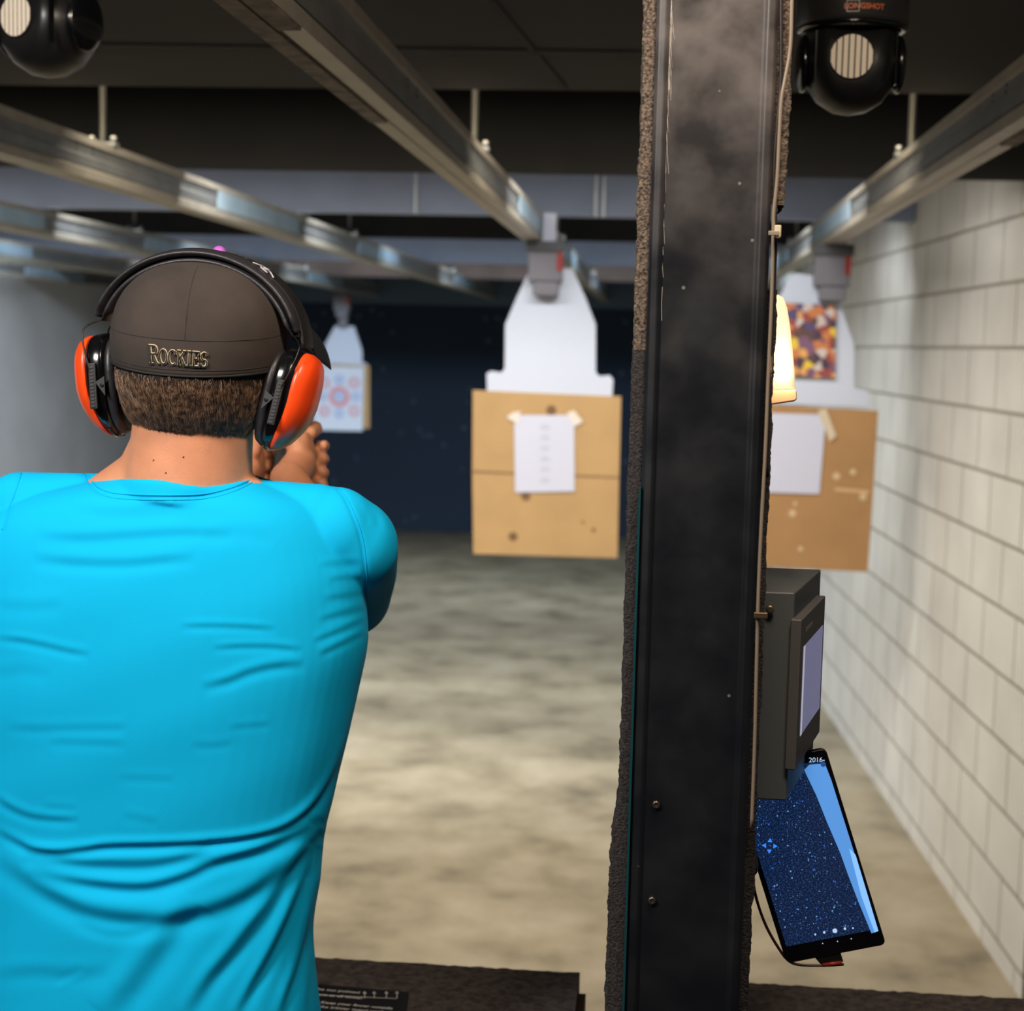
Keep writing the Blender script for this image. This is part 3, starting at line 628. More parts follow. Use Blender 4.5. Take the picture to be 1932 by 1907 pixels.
# ------------------------------------------------------------------ ceiling cameras
def dome_camera(px, py, D, turn, label, lens_px, rball, text):
    c = at(px, py, D); t = thing('dome_camera', c, label, 'camera', 'domed ceiling cameras')
    k = D/FPX; R = rball*k; z = c.z
    Rh = 100*k
    MB().lathe([(Rh*.93, 68*k), (Rh*.96, 71*k), (Rh, 78*k), (Rh*1.0, 150*k), (Rh*.97, 300*k), (Rh*.5, 330*k)], c, n=48).build('housing', mat('satin_black_housing', srgb(40, 38, 38), .42), t, True)
    MB().lathe([(Rh*.90, 62*k), (Rh*.985, 65*k), (Rh*.985, 71*k), (Rh*.9, 73*k)], c, n=48).build('trim_ring', m_gloss, t, True)
    MB().tube([(c.x, c.y, z+320*k), (c.x, c.y, 3.75)], .02, 16).build('stem', m_plastic, t, True)
    mr_ = Matrix.Rotation(turn, 3, 'Z')
    # ball with flattened face
    prof_ = [(0.001, -R), (R*.38, -R*.925), (R*.7, -R*.714), (R*.92, -R*.39), (R, 0), (R, 64*k)]
    rings = []
    for (r_, h) in prof_:
        ring = []
        for i in range(56):
            a = 2*pi*i/56; x, y = r_*cos(a), r_*sin(a); y = max(y, -R*.80)
            ring.append(c+mr_ @ Vector((x, y, h)))
        rings.append(ring)
    MB().loft(rings).build('ball', mat('satin_black_ball', srgb(26, 25, 26), .35), t, True)
    for s in (-1, 1):
        o_ = MB().sphere(c+mr_ @ Vector((s*R*1.02, 0, 8*k)), (.012, R*.5, R*.62), mr_); o_.build('side_pivot', m_gloss, t, True)
        MB().prism([c+mr_ @ Vector((s*R*.86, -R*.82, h)) for h in (-R*.45, 55*k)] + [c+mr_ @ Vector((s*R*.83, -R*.82, h)) for h in (55*k, -R*.45)], mr_ @ Vector((0, .01, 0))).build('face_rib', m_gloss, t)
    lc = c+mr_ @ Vector((lens_px[0]*k, -R*.80-.001, lens_px[1]*k)); lr = 38*k
    nrm = mr_ @ Vector((0, -1, 0)); rx = mr_ @ Vector((1, 0, 0))
    MB().lathe([(lr*1.05, 0), (lr*1.05, .0015)], lc, nrm, 40).build('lens_recess', m_dark, t)
    g = MB(); n_ = 7; pitch = 2*lr/n_
    for i in range(n_):
        xa_ = -lr+pitch*(i+.12); xb_ = -lr+pitch*(i+.88)
        pts = [(xa_, math.sqrt(max(lr*lr-xa_*xa_, 1e-9))), (xb_, math.sqrt(max(lr*lr-xb_*xb_, 1e-9)))]
        xm = (xa_+xb_)/2; ym = math.sqrt(lr*lr-xm*xm)
        po = [(xa_, -pts[0][1]), (xm, -ym), (xb_, -pts[1][1]), (xb_, pts[1][1]), (xm, ym), (xa_, pts[0][1])]
        g.prism([lc+nrm*.002+rx*a+Vector((0, 0, b_)) for a, b_ in po], nrm*.001)
    g.build('grille_slats', mat('cream_slats', srgb(250, 236, 216), .6), t)
    if text:
        me = text_mesh('LONGSHOT', .0115, .00025)
        th0 = .10
        for v_ in me.vertices:
            a = v_.co.x/(Rh*1.003)+th0; v_.co = Vector((c.x+Rh*1.004*sin(a), c.y-Rh*1.004*cos(a), z+87*k+v_.co.y))
        link('logo_text', me, mat('orange_logo', srgb(214, 110, 60), .5, emit=.0), t)
        fr = []
        for a, h in ((-.21, 82), (.0, 82), (.0, 101), (-.21, 101), (-.21, 82)):
            fr.append(Vector((c.x+Rh*1.004*sin(a), c.y-Rh*1.004*cos(a), z+h*k)))
        MB().tube(fr, .0008, 6).build('logo_frame', mat('white_logo', srgb(220, 214, 206), .5), t)
    return t
dome_camera(1604, 130, 2.6, .03, 'black domed camera with striped round grille hanging right of the post', (-8, 10), 84, True)
dome_camera(92, 55, 2.6, -.42, 'black domed camera cut off by the upper left corner of the picture', (-6, 12), 92, False)
# ------------------------------------------------------------------ person
def seg(mb, a, b, ra, rb, n=20):
    n = n*2 if n > 16 else n
    mb.sphere(a, ra, nu=n, nv=n//2); mb.sphere(b, rb, nu=n, nv=n//2); mb.tube([a, b], [ra, rb], n)
def chain(mb, pts, rs, n=14):
    for i in range(len(pts)-1): seg(mb, Vector(pts[i]), Vector(pts[i+1]), rs[i], rs[i+1], n)
def vox(mb, voxel, sm_, name, mt, parent, disp=None):
    me = mb.mesh('tmp'); o = bpy.data.objects.new('tmp', me); C.objects.link(o)
    r = o.modifiers.new('r', 'REMESH'); r.mode = 'VOXEL'; r.voxel_size = voxel; r.use_smooth_shade = True
    if sm_: s = o.modifiers.new('s', 'SMOOTH'); s.factor = .5; s.iterations = sm_
    dg = bpy.context.evaluated_depsgraph_get(); new = bpy.data.meshes.new_from_object(o.evaluated_get(dg)); bpy.data.objects.remove(o)
    new.name = name
    if disp:
        n = len(new.vertices); co = np.empty(n*3); new.vertices.foreach_get('co', co); co = co.reshape(-1, 3)
        nr = np.empty(n*3); new.vertices.foreach_get('normal', nr); nr = nr.reshape(-1, 3)
        co = disp(co, nr); new.vertices.foreach_set('co', co.ravel()); new.update()
    return link(name, new, mt, parent, True)
PD = 1.80
def sring(xc, yc, z, a, b, p=2.3, n=64):
    out = []
    for k in range(n):
        t = 2*pi*k/n; c, s = cos(t), sin(t)
        out.append(Vector((xc+a*math.copysign(abs(c)**(2/p), c), yc+b*math.copysign(abs(s)**(2/p), s), z)))
    return out
person = thing('person', (at(275, 1800, PD).x, PD, .38), 'man seen from behind in a bright cyan t-shirt and black cap, aiming with raised arms', 'person')
m_skin = mat('skin', srgb(214, 146, 110), .55, sss=.15, var=.05, vscale=40, bump=.15, bscale=500)
m_shirt = mat('cyan_cotton', srgb(0, 186, 242), .85, bump=.12, bscale=1600, spec=.2)
m_cap = mat('black_cap_cloth', srgb(54, 47, 44), .92, bump=.25, bscale=1500, col2=srgb(66, 57, 52), vscale=14)
m_hair = mat('brown_hair', srgb(58, 42, 34), .45, col2=srgb(140, 106, 80), vscale=150)
m_hair0 = mat('brown_hair_base', srgb(44, 30, 24), .8, bump=.6, bscale=300)
H = at(378, 650, PD); HM = Matrix.Rotation(radians(-3), 3, 'Z') @ Matrix.Rotation(radians(3.2), 3, 'Y')
def hl(x, y, z): return H + HM @ Vector((x, y, z))

# body ---------------------------------------------------------------
TORSO = [(898, 470, 232, .070), (915, 530, 160, .085), (940, 600, 60, .098), (985, 645, -20, .110), (1050, 672, -55, .120), (1120, 684, -70, .127), (1200, 688, -78, .130), (1300, 669, -75, .130),
         (1400, 646, -70, .126), (1500, 622, -65, .122), (1560, 607, -60, .120), (1650, 598, -56, .122), (1750, 584, -52, .124), (1850, 590, -58, .128), (1950, 602, -66, .132), (2080, 618, -78, .134), (2100, 616, -76, .132)]
def torso(mb, grow=0, last=None):
    rings = []
    T4 = [smooth_pts([(p[0], p[1], p[2]) for p in TORSO], 5), smooth_pts([(p[3], 0, 0) for p in TORSO], 5)]
    for (py, xr, xl), (b_, _a, _b) in zip(*T4):
        a, c = at(xl, py, PD), at(xr, py, PD)
        rings.append(sring((a.x+c.x)/2, PD+.012, (a.z+c.z)/2, (c.x-a.x)/2+grow, b_+grow))
    mb.loft(rings)
bd = MB(); torso(bd, -.014)
chain(bd, [at(368, 770, 1.80), at(362, 840, 1.80), at(352, 935, 1.80)], [.068, .070, .076], 28)
chain(bd, [at(340, 845, 1.80), at(292, 912, 1.80), at(150, 985, 1.80)], [.056, .048, .034], 20)
chain(bd, [at(378, 860, 1.80), at(410, 930, 1.80), at(540, 1000, 1.80)], [.056, .041, .032], 20)
bd.sphere(hl(0, 0, -.008), (.076, .094, .094), HM)
bd.sphere(hl(0, .028, -.062), (.060, .068, .060), HM)       # jaw
bd.sphere(hl(0, .070, -.098), (.026, .022, .018), HM)
bd.sphere(hl(0, -.02, -.055), (.066, .068, .056), HM)
chain(bd, [hl(0, .094, -.008), hl(0, .113, -.044)], [.009, .013], 12)     # nose
bd.sphere(hl(-.011, .104, -.046), .008); bd.sphere(hl(.011, .104, -.046), .008)
bd.sphere(hl(0, .090, -.071), (.024, .010, .0055), HM); bd.sphere(hl(0, .088, -.080), (.020, .010, .006), HM)   # lips
chain(bd, [hl(-.045, .080, .008), hl(-.012, .094, .006)], [.008, .008], 10); chain(bd, [hl(.045, .080, .008), hl(.012, .094, .006)], [.008, .008], 10)
for s in (-1, 1):
    bd.sphere(hl(s*.080, -.002, -.030), (.008, .018, .031), HM); bd.sphere(hl(s*.036, .070, -.036), (.022, .018, .018), HM)
# arms
G = at(540, 866, 2.26)
def gl(x, y, z): return G + Vector((x, y, z))
RW = gl(.022, -.080, -.022); LW = gl(-.058, -.078, -.034)
RE = at(652, 1120, 2.04); LE = at(150, 1130, 2.06)
RS = at(648, 1020, 1.82); LS = at(-40, 1015, 1.82)
for s_, e_, w_ in ((RS, RE, RW), (LS, LE, LW)):
    chain(bd, [s_, s_.lerp(e_, .5), e_], [.043, .045, .040], 20)
    chain(bd, [e_, e_.lerp(w_, .3), e_.lerp(w_, .75), w_], [.040, .043, .032, .026], 20)
# right hand round the grip
bd.sphere(gl(.029, -.014, 0), (.016, .038, .042)); seg(bd, RW, gl(.027, -.03, -.002), .025, .023)
for i, z in enumerate((.030, .009, -.012, -.032)):
    if i == 0: P = [gl(.033, .010, z+.008), gl(.034, .045, z+.012), gl(.026, .078, z+.014), gl(.010, .088, z+.012)]
    else: P = [gl(.033, .008, z), gl(.029, .040, z-.002), gl(.006, .052, z-.004), gl(-.020, .038, z-.004), gl(-.026, .018, z-.002)]
    chain(bd, P, [.0105, .0098, .0092, .0088, .0080][:len(P)] if i < 3 else [.0095, .0088, .0082, .0078, .0070], 12)
chain(bd, [gl(.022, -.034, .022), gl(.000, -.024, .042), gl(-.019, .004, .050), gl(-.021, .032, .052)], [.014, .0125, .0110, .0095], 12)
# left hand wrapped over it
bd.sphere(gl(-.047, -.010, -.010), (.016, .040, .040)); seg(bd, LW, gl(-.050, -.034, -.016), .025, .022)
for i, z in enumerate((.016, -.004, -.024, -.042)):
    P = [gl(-.046, .012, z), gl(-.040, .050, z-.002), gl(-.010, .074, z-.004), gl(.026, .068, z-.002), gl(.046, .046, z+.002), gl(.049, .026, z+.004)]
    chain(bd, P, [.0108, .0100, .0094, .0090, .0088, .0082] if i < 3 else [.0095, .0088, .0082, .0080, .0076, .007], 12)
chain(bd, [gl(-.044, -.032, .012), gl(-.042, -.010, .030), gl(-.038, .020, .036), gl(-.036, .052, .038)], [.0140, .0125, .0108, .0095], 12)
# legs
hipz = 1.24; hx = (at(616, 2000, PD).x+at(-76, 2000, PD).x)/2
for s in (-1, 1):
    hp = Vector((hx+s*.085, 1.81, hipz)); kn = Vector((hx+s*.12, 1.84, .86)); an = Vector((hx+s*.15, 1.80, .47))
    chain(bd, [hp, kn, an], [.070, .050, .036], 20); chain(bd, [an, an+Vector((s*.02, .13, -.045))], [.036, .028], 14)
body = vox(bd, .0034, 3, 'body', m_skin, person)
for px, py in ((290, 868), (346, 862), (313, 892)):
    d = ray(px, py).normalized(); p = body.ray_cast(EYE, d)[1]
    MB().sphere(p, .0011, nu=10, nv=6).build('mole', mat('mole', srgb(120, 66, 46), .6), body)
for s in (-1, 1):
    MB().sphere(hl(s*.031, .082, -.010), .0115).build('eye', mat('eye_white', srgb(225, 220, 214), .2), body, True)
    MB().sphere(hl(s*.031, .0915, -.010), .0045).build('iris', mat('iris', srgb(60, 44, 30), .2), body, True)

# shirt ---------------------------------------------------------------
sh = MB(); torso(sh)
chain(sh, [at(40, 960, 1.81), at(190, 950, 1.81), at(480, 962, 1.81), at(598, 982, 1.81)], [.044, .036, .036, .043], 24)
chain(sh, [at(660, 1030, 1.83), at(662, 1075, 1.92), at(655, 1120, 1.985)], [.057, .057, .056], 28)
chain(sh, [at(-45, 1015, 1.83), at(0, 1070, 1.91), at(70, 1110, 1.97)], [.057, .057, .056], 28)
chain(sh, [at(570, 985, 1.81), at(630, 1005, 1.815), at(660, 1030, 1.83)], [.046, .054, .057], 24)
chain(sh, [at(60, 975, 1.81), at(0, 990, 1.815), at(-45, 1015, 1.83)], [.046, .054, .057], 24)
# collar rib
cr_ = []
cc = at(352, 905, 1.80)
for k in range(48):
    t = 2*pi*k/48; dip = -.016*max(0, sin(t))
    cr_.append((t, dip))
for (ra, rb, dz0, dz1) in ((.080, .080, .006, -.014),):
    rings_in = []; 
    for (a_, b_, z_) in ((.0745, .076, .002), (.079, .0805, .004), (.082, .0835, .0), (.086, .090, -.020), (.080, .082, -.024), (.074, .076, -.02)):
        rings_in.append([cc+Vector((a_*cos(t), b_*sin(t), z_+dip+.004*sin(3*t+1))) for t, dip in cr_])
    n = 48; v = [p for r in rings_in for p in r]; f = []
    for i in range(6):
        for k in range(n): f.append((i*n+k, i*n+(k+1) % n, ((i+1) % 6)*n+(k+1) % n, ((i+1) % 6)*n+k))
    sh.add(v, f)
# folds: (amplitude m, width px, mode, pts)   mode 1 ridge-over-groove, 2 ridge-under-groove, 0 pure groove
FOLDS = [
 (3.4, 9, 1, [(-10, 1566), (30, 1588), (63, 1602), (105, 1606), (160, 1602), (211, 1596), (352, 1592), (457, 1582), (528, 1564), (575, 1535), (606, 1500), (636, 1445), (655, 1390)]),
 (3.0, 14, 1, [(40, 1612), (110, 1622), (176, 1630), (282, 1630), (352, 1618), (400, 1604)]),
 (4.0, 13, 1, [(60, 1636), (123, 1658), (211, 1672), (282, 1672), (352, 1652), (405, 1628), (493, 1602), (563, 1568), (600, 1535)]),
 (4.4, 20, 1, [(-10, 1618), (50, 1660), (106, 1694), (176, 1722), (282, 1734), (387, 1720), (470, 1686), (530, 1644), (575, 1600), (602, 1560)]),
 (1.6, 10, 1, [(140, 1740), (200, 1760), (250, 1762), (290, 1750)]),
 (2.2, 9, 1, [(-10, 1502), (20, 1524), (60, 1540), (110, 1545), (150, 1545)]),
 (4.5, 16, 1, [(602, 1562), (570, 1620), (528, 1684), (480, 1745), (440, 1796), (395, 1850), (350, 1920)]),
 (4.5, 12, 1, [(600, 1595), (590, 1630), (563, 1690), (535, 1750), (510, 1800), (480, 1855), (445, 1920)]),
 (3.6, 11, 1, [(597, 1660), (585, 1735), (562, 1825), (545, 1870), (528, 1920)]),
 (4.6, 26, 1, [(372, 1700), (330, 1750), (299, 1795), (250, 1860), (205, 1920)]),
 (2.0, 7, 1, [(590, 1800), (584, 1850), (578, 1920)]),
 (1.5, 12, 1, [(70, 1010), (160, 1014), (260, 1008), (350, 1004), (440, 1006)]),
 (1.6, 12, 1, [(60, 1052), (140, 1060), (230, 1062), (300, 1056), (370, 1050)]),
 (1.7, 13, 1, [(130, 955), (200, 964), (280, 962), (350, 958)]),
 (1.8, 8, 1, [(-10, 1203), (40, 1208), (80, 1216), (130, 1228), (170, 1234)]),
 (1.6, 7, 1, [(340, 1181), (400, 1180), (460, 1182), (520, 1186)]),
 (1.6, 7, 1, [(400, 1222), (460, 1219), (520, 1220), (570, 1226)]),
 (2.6, 10, 1, [(380, 1296), (430, 1284), (470, 1268), (520, 1256), (575, 1252)]),
 (1.2, 8, 1, [(600, 1066), (645, 1062), (684, 1060)]), (1.1, 7, 1, [(620, 1094), (655, 1090), (686, 1090)]),
 (1.3, 8, 1, [(610, 1130), (650, 1124), (688, 1118)]), (1.6, 8, 1, [(600, 1170), (650, 1156), (690, 1146)]),
 (1.7, 7, 1, [(590, 1210), (640, 1190), (690, 1168)]), (1.8, 7, 1, [(600, 1236), (650, 1212), (690, 1192)]),
 (1.0, 14, 1, [(-10, 1140), (60, 1142), (120, 1138)]), (.8, 10, 1, [(10, 1372), (90, 1374), (200, 1372), (240, 1370)]),
 (.8, 10, 1, [(90, 1398), (160, 1400), (240, 1402)]), (.9, 8, 1, [(430, 1372), (480, 1368), (510, 1366)]),
 (.9, 9, 1, [(360, 1404), (400, 1406), (440, 1400)]), (.8, 9, 1, [(220, 1466), (290, 1468), (330, 1470)]),
 (1.0, 9, 1, [(80, 1521), (120, 1524), (145, 1526)]), (.9, 10, 1, [(230, 1536), (270, 1544), (300, 1550)]),
 (1.6, 16, 1, [(-10, 1840), (60, 1832), (140, 1836), (210, 1828)]), (1.0, 8, 2, [(100, 1860), (130, 1846), (160, 1830)]),
 (1.1, 16, 1, [(380, 1010), (450, 1000), (520, 1010)]), (1.0, 14, 1, [(-10, 1272), (40, 1262), (100, 1270)]),
 # seams
 (1.5, 4.5, 0, [(636, 918), (652, 940), (668, 975), (680, 1010), (687, 1050), (690, 1100), (692, 1150), (697, 1190)]),
 (1.5, 4.5, 0, [(160, 893), (170, 912), (186, 928), (215, 938), (260, 940), (330, 940), (390, 936), (440, 922), (480, 905)]),
 (.1, 3, 0, [(165, 893), (176, 908), (190, 921), (215, 930), (260, 932), (330, 932), (390, 929), (440, 916)]),
 (1.0, 4, 0, [(40, 893), (28, 930), (14, 965), (5, 1000)]),
 (1.4, 8, 1, [(650, 930), (680, 950), (705, 985)]), (1.2, 7, 1, [(664, 925), (700, 955), (728, 1000)]),
]
def fold_disp(co, nr):
    px, py = project(co)
    view = np.array(EYE)-co; view /= np.linalg.norm(view, axis=1)[:, None]
    wgt = np.clip((np.sum(view*nr, axis=1)+.15)/.5, 0, 1)
    wgt[(co[:, 1] > 1.93)] *= .3
    d = np.zeros(len(co))
    for amp, wd_, mode, pts in FOLDS:
        pts = np.array([(p[0], p[1]) for p in smooth_pts([(a, b, 0) for a, b in pts], 4)])
        best = np.full(len(co), 1e9); sg = np.zeros(len(co)); tt = np.zeros(len(co))
        m = (px > pts[:, 0].min()-5*wd_) & (px < pts[:, 0].max()+5*wd_) & (py > pts[:, 1].min()-5*wd_) & (py < pts[:, 1].max()+5*wd_)
        ix = np.nonzero(m)[0]; X = px[ix]; Y = py[ix]; bb = np.full(len(ix), 1e9); ss = np.zeros(len(ix)); ti = np.zeros(len(ix)); n = len(pts)-1
        for i in range(n):
            a = pts[i]; e = pts[i+1]-a; L2 = e@e+1e-9
            t = np.clip(((X-a[0])*e[0]+(Y-a[1])*e[1])/L2, 0, 1); dx = X-a[0]-t*e[0]; dy = Y-a[1]-t*e[1]
            q = np.hypot(dx, dy); k = q < bb; bb[k] = q[k]; ss[k] = np.sign(e[0]*dy-e[1]*dx)[k]; ti[k] = (i+t[k])/n
        if pts[-1][0] < pts[0][0]: ss = -ss
        taper = np.clip(np.minimum(ti, 1-ti)/.22, 0, 1)**.7
        if mode == 0: g = -np.exp(-(bb/wd_)**2)
        else:
            u = ss*bb/wd_
            if mode == 2: u = -u
            g = .8*np.exp(-(u+.9)**2)-np.exp(-(u-.7)**2)
        ln = np.hypot(*np.diff(pts, axis=0).T).sum()
        d[ix] += g*amp*.001*(taper if mode else 1)*(1 if mode == 0 or ln > 240 else .62 if ln > 130 else .42)
    # soft irregularity of the cloth
    d += .0008*np.sin(px/37+py/61)*np.sin(py/43-px/90)
    return co+nr*(d*wgt)[:, None]
shirt = vox(sh, .0024, 16, 'shirt', m_shirt, person, fold_disp)
def on_shirt(pts, r, nm):
    q = []
    for a, b, _ in smooth_pts([(a, b, 0) for a, b in pts], 6):
        ok, loc, nn_, _i = shirt.ray_cast(EYE, ray(a, b).normalized())
        if ok: q.append(loc+nn_*r*.2)
    if len(q) > 3: MB().tube(q, r, 6).build(nm, m_shirt, shirt, True)
on_shirt([(166, 897), (176, 910), (190, 922), (215, 930), (260, 933), (330, 934), (390, 931), (440, 919), (474, 904)], .0011, 'collar_seam')
on_shirt([(158, 895), (168, 914), (186, 930), (215, 939), (260, 942), (330, 943), (390, 940), (442, 927), (484, 906)], .0011, 'collar_seam')
on_shirt([(638, 924), (654, 942), (670, 975), (682, 1010), (689, 1050), (692, 1100), (694, 1150), (698, 1185)], .0010, 'sleeve_seam')
on_shirt([(40, 893), (28, 930), (14, 965), (5, 1000)], .0010, 'sleeve_seam')
jn = MB()
for s in (-1, 1):
    hp = Vector((hx+s*.088, 1.81, hipz-.02)); kn = Vector((hx+s*.12, 1.84, .86)); an = Vector((hx+s*.15, 1.80, .50))
    chain(jn, [hp, kn, an], [.098, .072, .062], 24)
jn.loft([sring(hx, 1.812, z, a, b) for z, a, b in ((1.15, .16, .11), (1.22, .185, .122), (1.30, .178, .115), (1.34, .17, .105))])
vox(jn, .007, 3, 'jeans', mat('navy_denim', srgb(34, 44, 66), .85, bump=.3, bscale=700), person)
for s in (-1, 1):
    an = Vector((hx+s*.15, 1.80, .47)); b_ = MB(); v0 = Vector((s*.02, .14, 0)).normalized()
    chain(b_, [an+Vector((0, -.01, -.03)), an+v0*.08+Vector((0, 0, -.045)), an+v0*.17+Vector((0, 0, -.052))], [.047, .044, .036], 20)
    b_ = vox(b_, .006, 2, 'shoe', mat('grey_shoe', srgb(70, 70, 74), .7), person)
    for v_ in b_.data.vertices: v_.co.z = max(v_.co.z, .381)

# cap ------------------------------------------------------------------
CA, CBK, CFR, CZ0, CZ1 = .100, .110, .110, -.034, .094
def cap_r(z):
    zn = max(0, min(1, (z-.0)/(CZ1-.0))); r_ = (1-zn**2.5)**(1/2.25)
    if z < 0: r_ = 1-.055*(z/CZ0)**1.5
    return r_
def cap_pt(phi, z, off=0):        # phi 0 = straight back, + to the right
    b_ = CBK if cos(phi) > 0 else CFR; r_ = cap_r(z)
    return hl((CA*r_+off)*sin(phi), -(b_*r_+off)*cos(phi), z)
cap = MB(); nph = 96; zs = [CZ1*(1-(1-i/22)**1.9) for i in range(23)]
def rimz(phi): return CZ0+.030*(1-cos(phi))/2
rings = [[cap_pt(2*pi*k/nph, rimz(2*pi*k/nph)*(1-j/8)) for k in range(nph)] for j in range(8)]
rings += [[cap_pt(2*pi*k/nph, min(z, CZ1-1e-5), .0004*noise.noise(Vector((k*.4, z*90, 1)))) for k in range(nph)] for z in zs]
inner = [[cap_pt(2*pi*k/nph, rimz(2*pi*k/nph)+.001, -.003) for k in range(nph)]]
cp = MB(); allr = inner+rings; n = nph; v = [p for r in allr for p in r]; f = []
for i in range(len(allr)-1):
    for k in range(n): f.append((i*n+k, i*n+(k+1) % n, (i+1)*n+(k+1) % n, (i+1)*n+k))
f.append(tuple(range((len(allr)-1)*n, len(allr)*n))); cp.add(v, f)
capo = cp.build('cap', m_cap, person, True)
tb = MB().tube([cap_pt(a_, rimz(a_)+.0005, .0004) for a_ in [2*pi*k/96 for k in range(97)]], .0013, 8, False).build('rim_binding', mat('cap_binding', srgb(34, 30, 30), .8), capo, True)
for zz in (-.027, .0055):
    MB().tube([cap_pt(radians(a_), zz+(rimz(radians(a_))-CZ0), .0002) for a_ in range(-90, 91, 3)], .00035, 5, False).build('stitching', mat('cap_stitch', srgb(50, 46, 46), .8), capo)
MB().tube([cap_pt(.20, z, .0001) for z in [i*.0062 for i in range(1, 16)]], .00045, 5).build('centre_seam', mat('cap_stitch2', srgb(44, 38, 36), .8), capo)
MB().sphere(hl(.006, .03, .1065), (.0085, .0085, .0085), HM).build('crown_button', mat('purple_button', srgb(186, 96, 200), .5), capo, True)
# brim
br = MB(); top = []; bot = []
NB = 24
for j in range(9):
    for i in range(NB+1):
        u = -1+2*i/NB; yb_ = .095*math.sqrt(max(0, 1-(u*.86)**2)); y_ = yb_+(j/8)*(.176-.030*u**4-yb_)
        x_ = u*.092; z_ = .078-.060*u*u-.036*(j/8)
        ca_, sa_ = cos(.25), sin(.25); x_, y_ = x_*ca_+y_*sa_, y_*ca_-x_*sa_
        top.append(hl(x_, y_, z_)); bot.append(hl(x_, y_, z_-.003))
m_ = NB+1; f = []
for j in range(8):
    for i in range(NB):
        a = j*m_+i; f.append((a, a+1, a+m_+1, a+m_)); b_ = a+9*m_; f.append((b_, b_+m_, b_+m_+1, b_+1))
for i in range(NB): a = 8*m_+i; f.append((a, a+1, a+1+9*m_, a+9*m_))
for j in range(8):
    for i in (0, NB): a = j*m_+i; f.append((a, a+m_, a+m_+9*m_, a+9*m_))
br.add(top+bot, f).build('brim', mat('navy_black_brim', srgb(24, 28, 34), .7), capo, True)
# lettering ROCKIES
def arc(cx, cy, rx, ry, a0, a1, n=10): return [(cx+rx*cos(radians(a0+(a1-a0)*i/n)), cy+ry*sin(radians(a0+(a1-a0)*i/n))) for i in range(n+1)]
GL = {
 'R': (.95, [[(.2, 0), (.2, 1)], [(.02, 0), (.4, 0)], [(.02, 1), (.2, 1)], [(.2, 1), (.5, 1)]+arc(.5, .77, .26, .23, 90, -90, 8)+[(.2, .54)], [(.45, .54), (.74, .08), (.95, 0)]]),
 'O': (.95, [arc(.46, .5, .38, .5, 0, 360, 20)]),
 'C': (.92, [arc(.48, .5, .38, .5, 48, 312, 16), [(.76, .98), (.76, .68)]]),
 'K': (1.0, [[(.2, 0), (.2, 1)], [(.03, 0), (.38, 0)], [(.03, 1), (.38, 1)], [(.2, .42), (.75, 1)], [(.6, 1), (.92, 1)], [(.42, .62), (.82, 0)], [(.66, 0), (.98, 0)]]),
 'I': (.50, [[(.22, 0), (.22, 1)], [(.04, 0), (.4, 0)], [(.04, 1), (.4, 1)]]),
 'E': (.84, [[(.2, 0), (.2, 1)], [(.03, 1), (.72, 1), (.72, .76)], [(.2, .52), (.56, .52)], [(.56, .64), (.56, .4)], [(.03, 0), (.76, 0), (.76, .26)]]),
 'S': (.78, [arc(.37, .74, .28, .26, 30, 250, 10)+arc(.37, .25, .30, .25, 70, -160, 10), [(.64, 1.0), (.64, .76)], [(.08, .24), (.08, 0)]]),
}
w_tot = sum(GL[c][0]*(.0205 if i == 0 else .0160)*.70 for i, c in enumerate('ROCKIES')); scx = .0740/w_tot
lt1 = MB(); lt2 = MB(); xx = -.0370+.014
for i, ch in enumerate('ROCKIES'):
    hgt = .0195 if i == 0 else .0155; wdt = (.0205 if i == 0 else .0160)*.70*scx
    for st_ in GL[ch][1]:
        dense = []
        for a_, b_ in zip(st_[:-1], st_[1:]): dense += [(a_[0]+(b_[0]-a_[0])*k/3, a_[1]+(b_[1]-a_[1])*k/3) for k in range(3)]
        dense.append(st_[-1])
        def P(off): return [cap_pt((xx+gx*wdt)/.1115, -.0215+gy*hgt+(0 if i else -.0006), off) for gx, gy in dense]
        lt1.tube(P(.0003), .00155, 6); lt2.tube(P(.0016), .00075, 6)
    xx += GL[ch][0]*wdt
let = lt1.build('embroidered_lettering', mat('beige_thread', srgb(196, 180, 150), .7), capo, True)
lt2.build('thread_fill', mat('dark_thread', srgb(38, 32, 36), .8), let, True)

# hair ------------------------------------------------------------------
HR = [(-.015, .0915, .1045), (-.034, .0905, .1030), (-.050, .087, .098), (-.066, .083, .091), (-.082, .0775, .083), (-.096, .071, .074), (-.106, .062, .064)]
def hair_pt(phi, z, off=0):
    for (z0, a0, b0), (z1, a1, b1) in zip(HR[:-1], HR[1:]):
        if z >= z1: break
    t = min(1.6, (z-z0)/(z1-z0)); a = a0+(a1-a0)*t; b_ = b0+(b1-b0)*t
    return hl((a+off)*sin(phi), -(b_+off)*cos(phi), z)
def hair_low(phi): return -.0965-.005*cos(phi*5+.6)-.004*sin(phi*11)-.002*sin(phi*37)+.030*max(0, (abs(phi)-1.2))
rings = []
for j in range(15):
    ring = []
    for k in range(81):
        ph = radians(-115+230*k/80); zl = hair_low(ph); z = -.012+(zl+.012)*j/14
        ring.append(hair_pt(ph, z, -.002-.004*(j/14)**2+.0012*noise.noise(Vector((ph*14, z*40, 2)))))
    rings.append(ring)
v = [p for r in rings for p in r]; f = []
for i in range(14):
    for k in range(80): f.append((i*81+k, i*81+k+1, (i+1)*81+k+1, (i+1)*81+k))
ho = MB().add(v, f).build('hair', m_hair0, person, True, fix=False)
so = ho.modifiers.new('s', 'SOLIDIFY'); so.thickness = .006; so.offset = 0
st_ = MB(); hv = []; hf = []
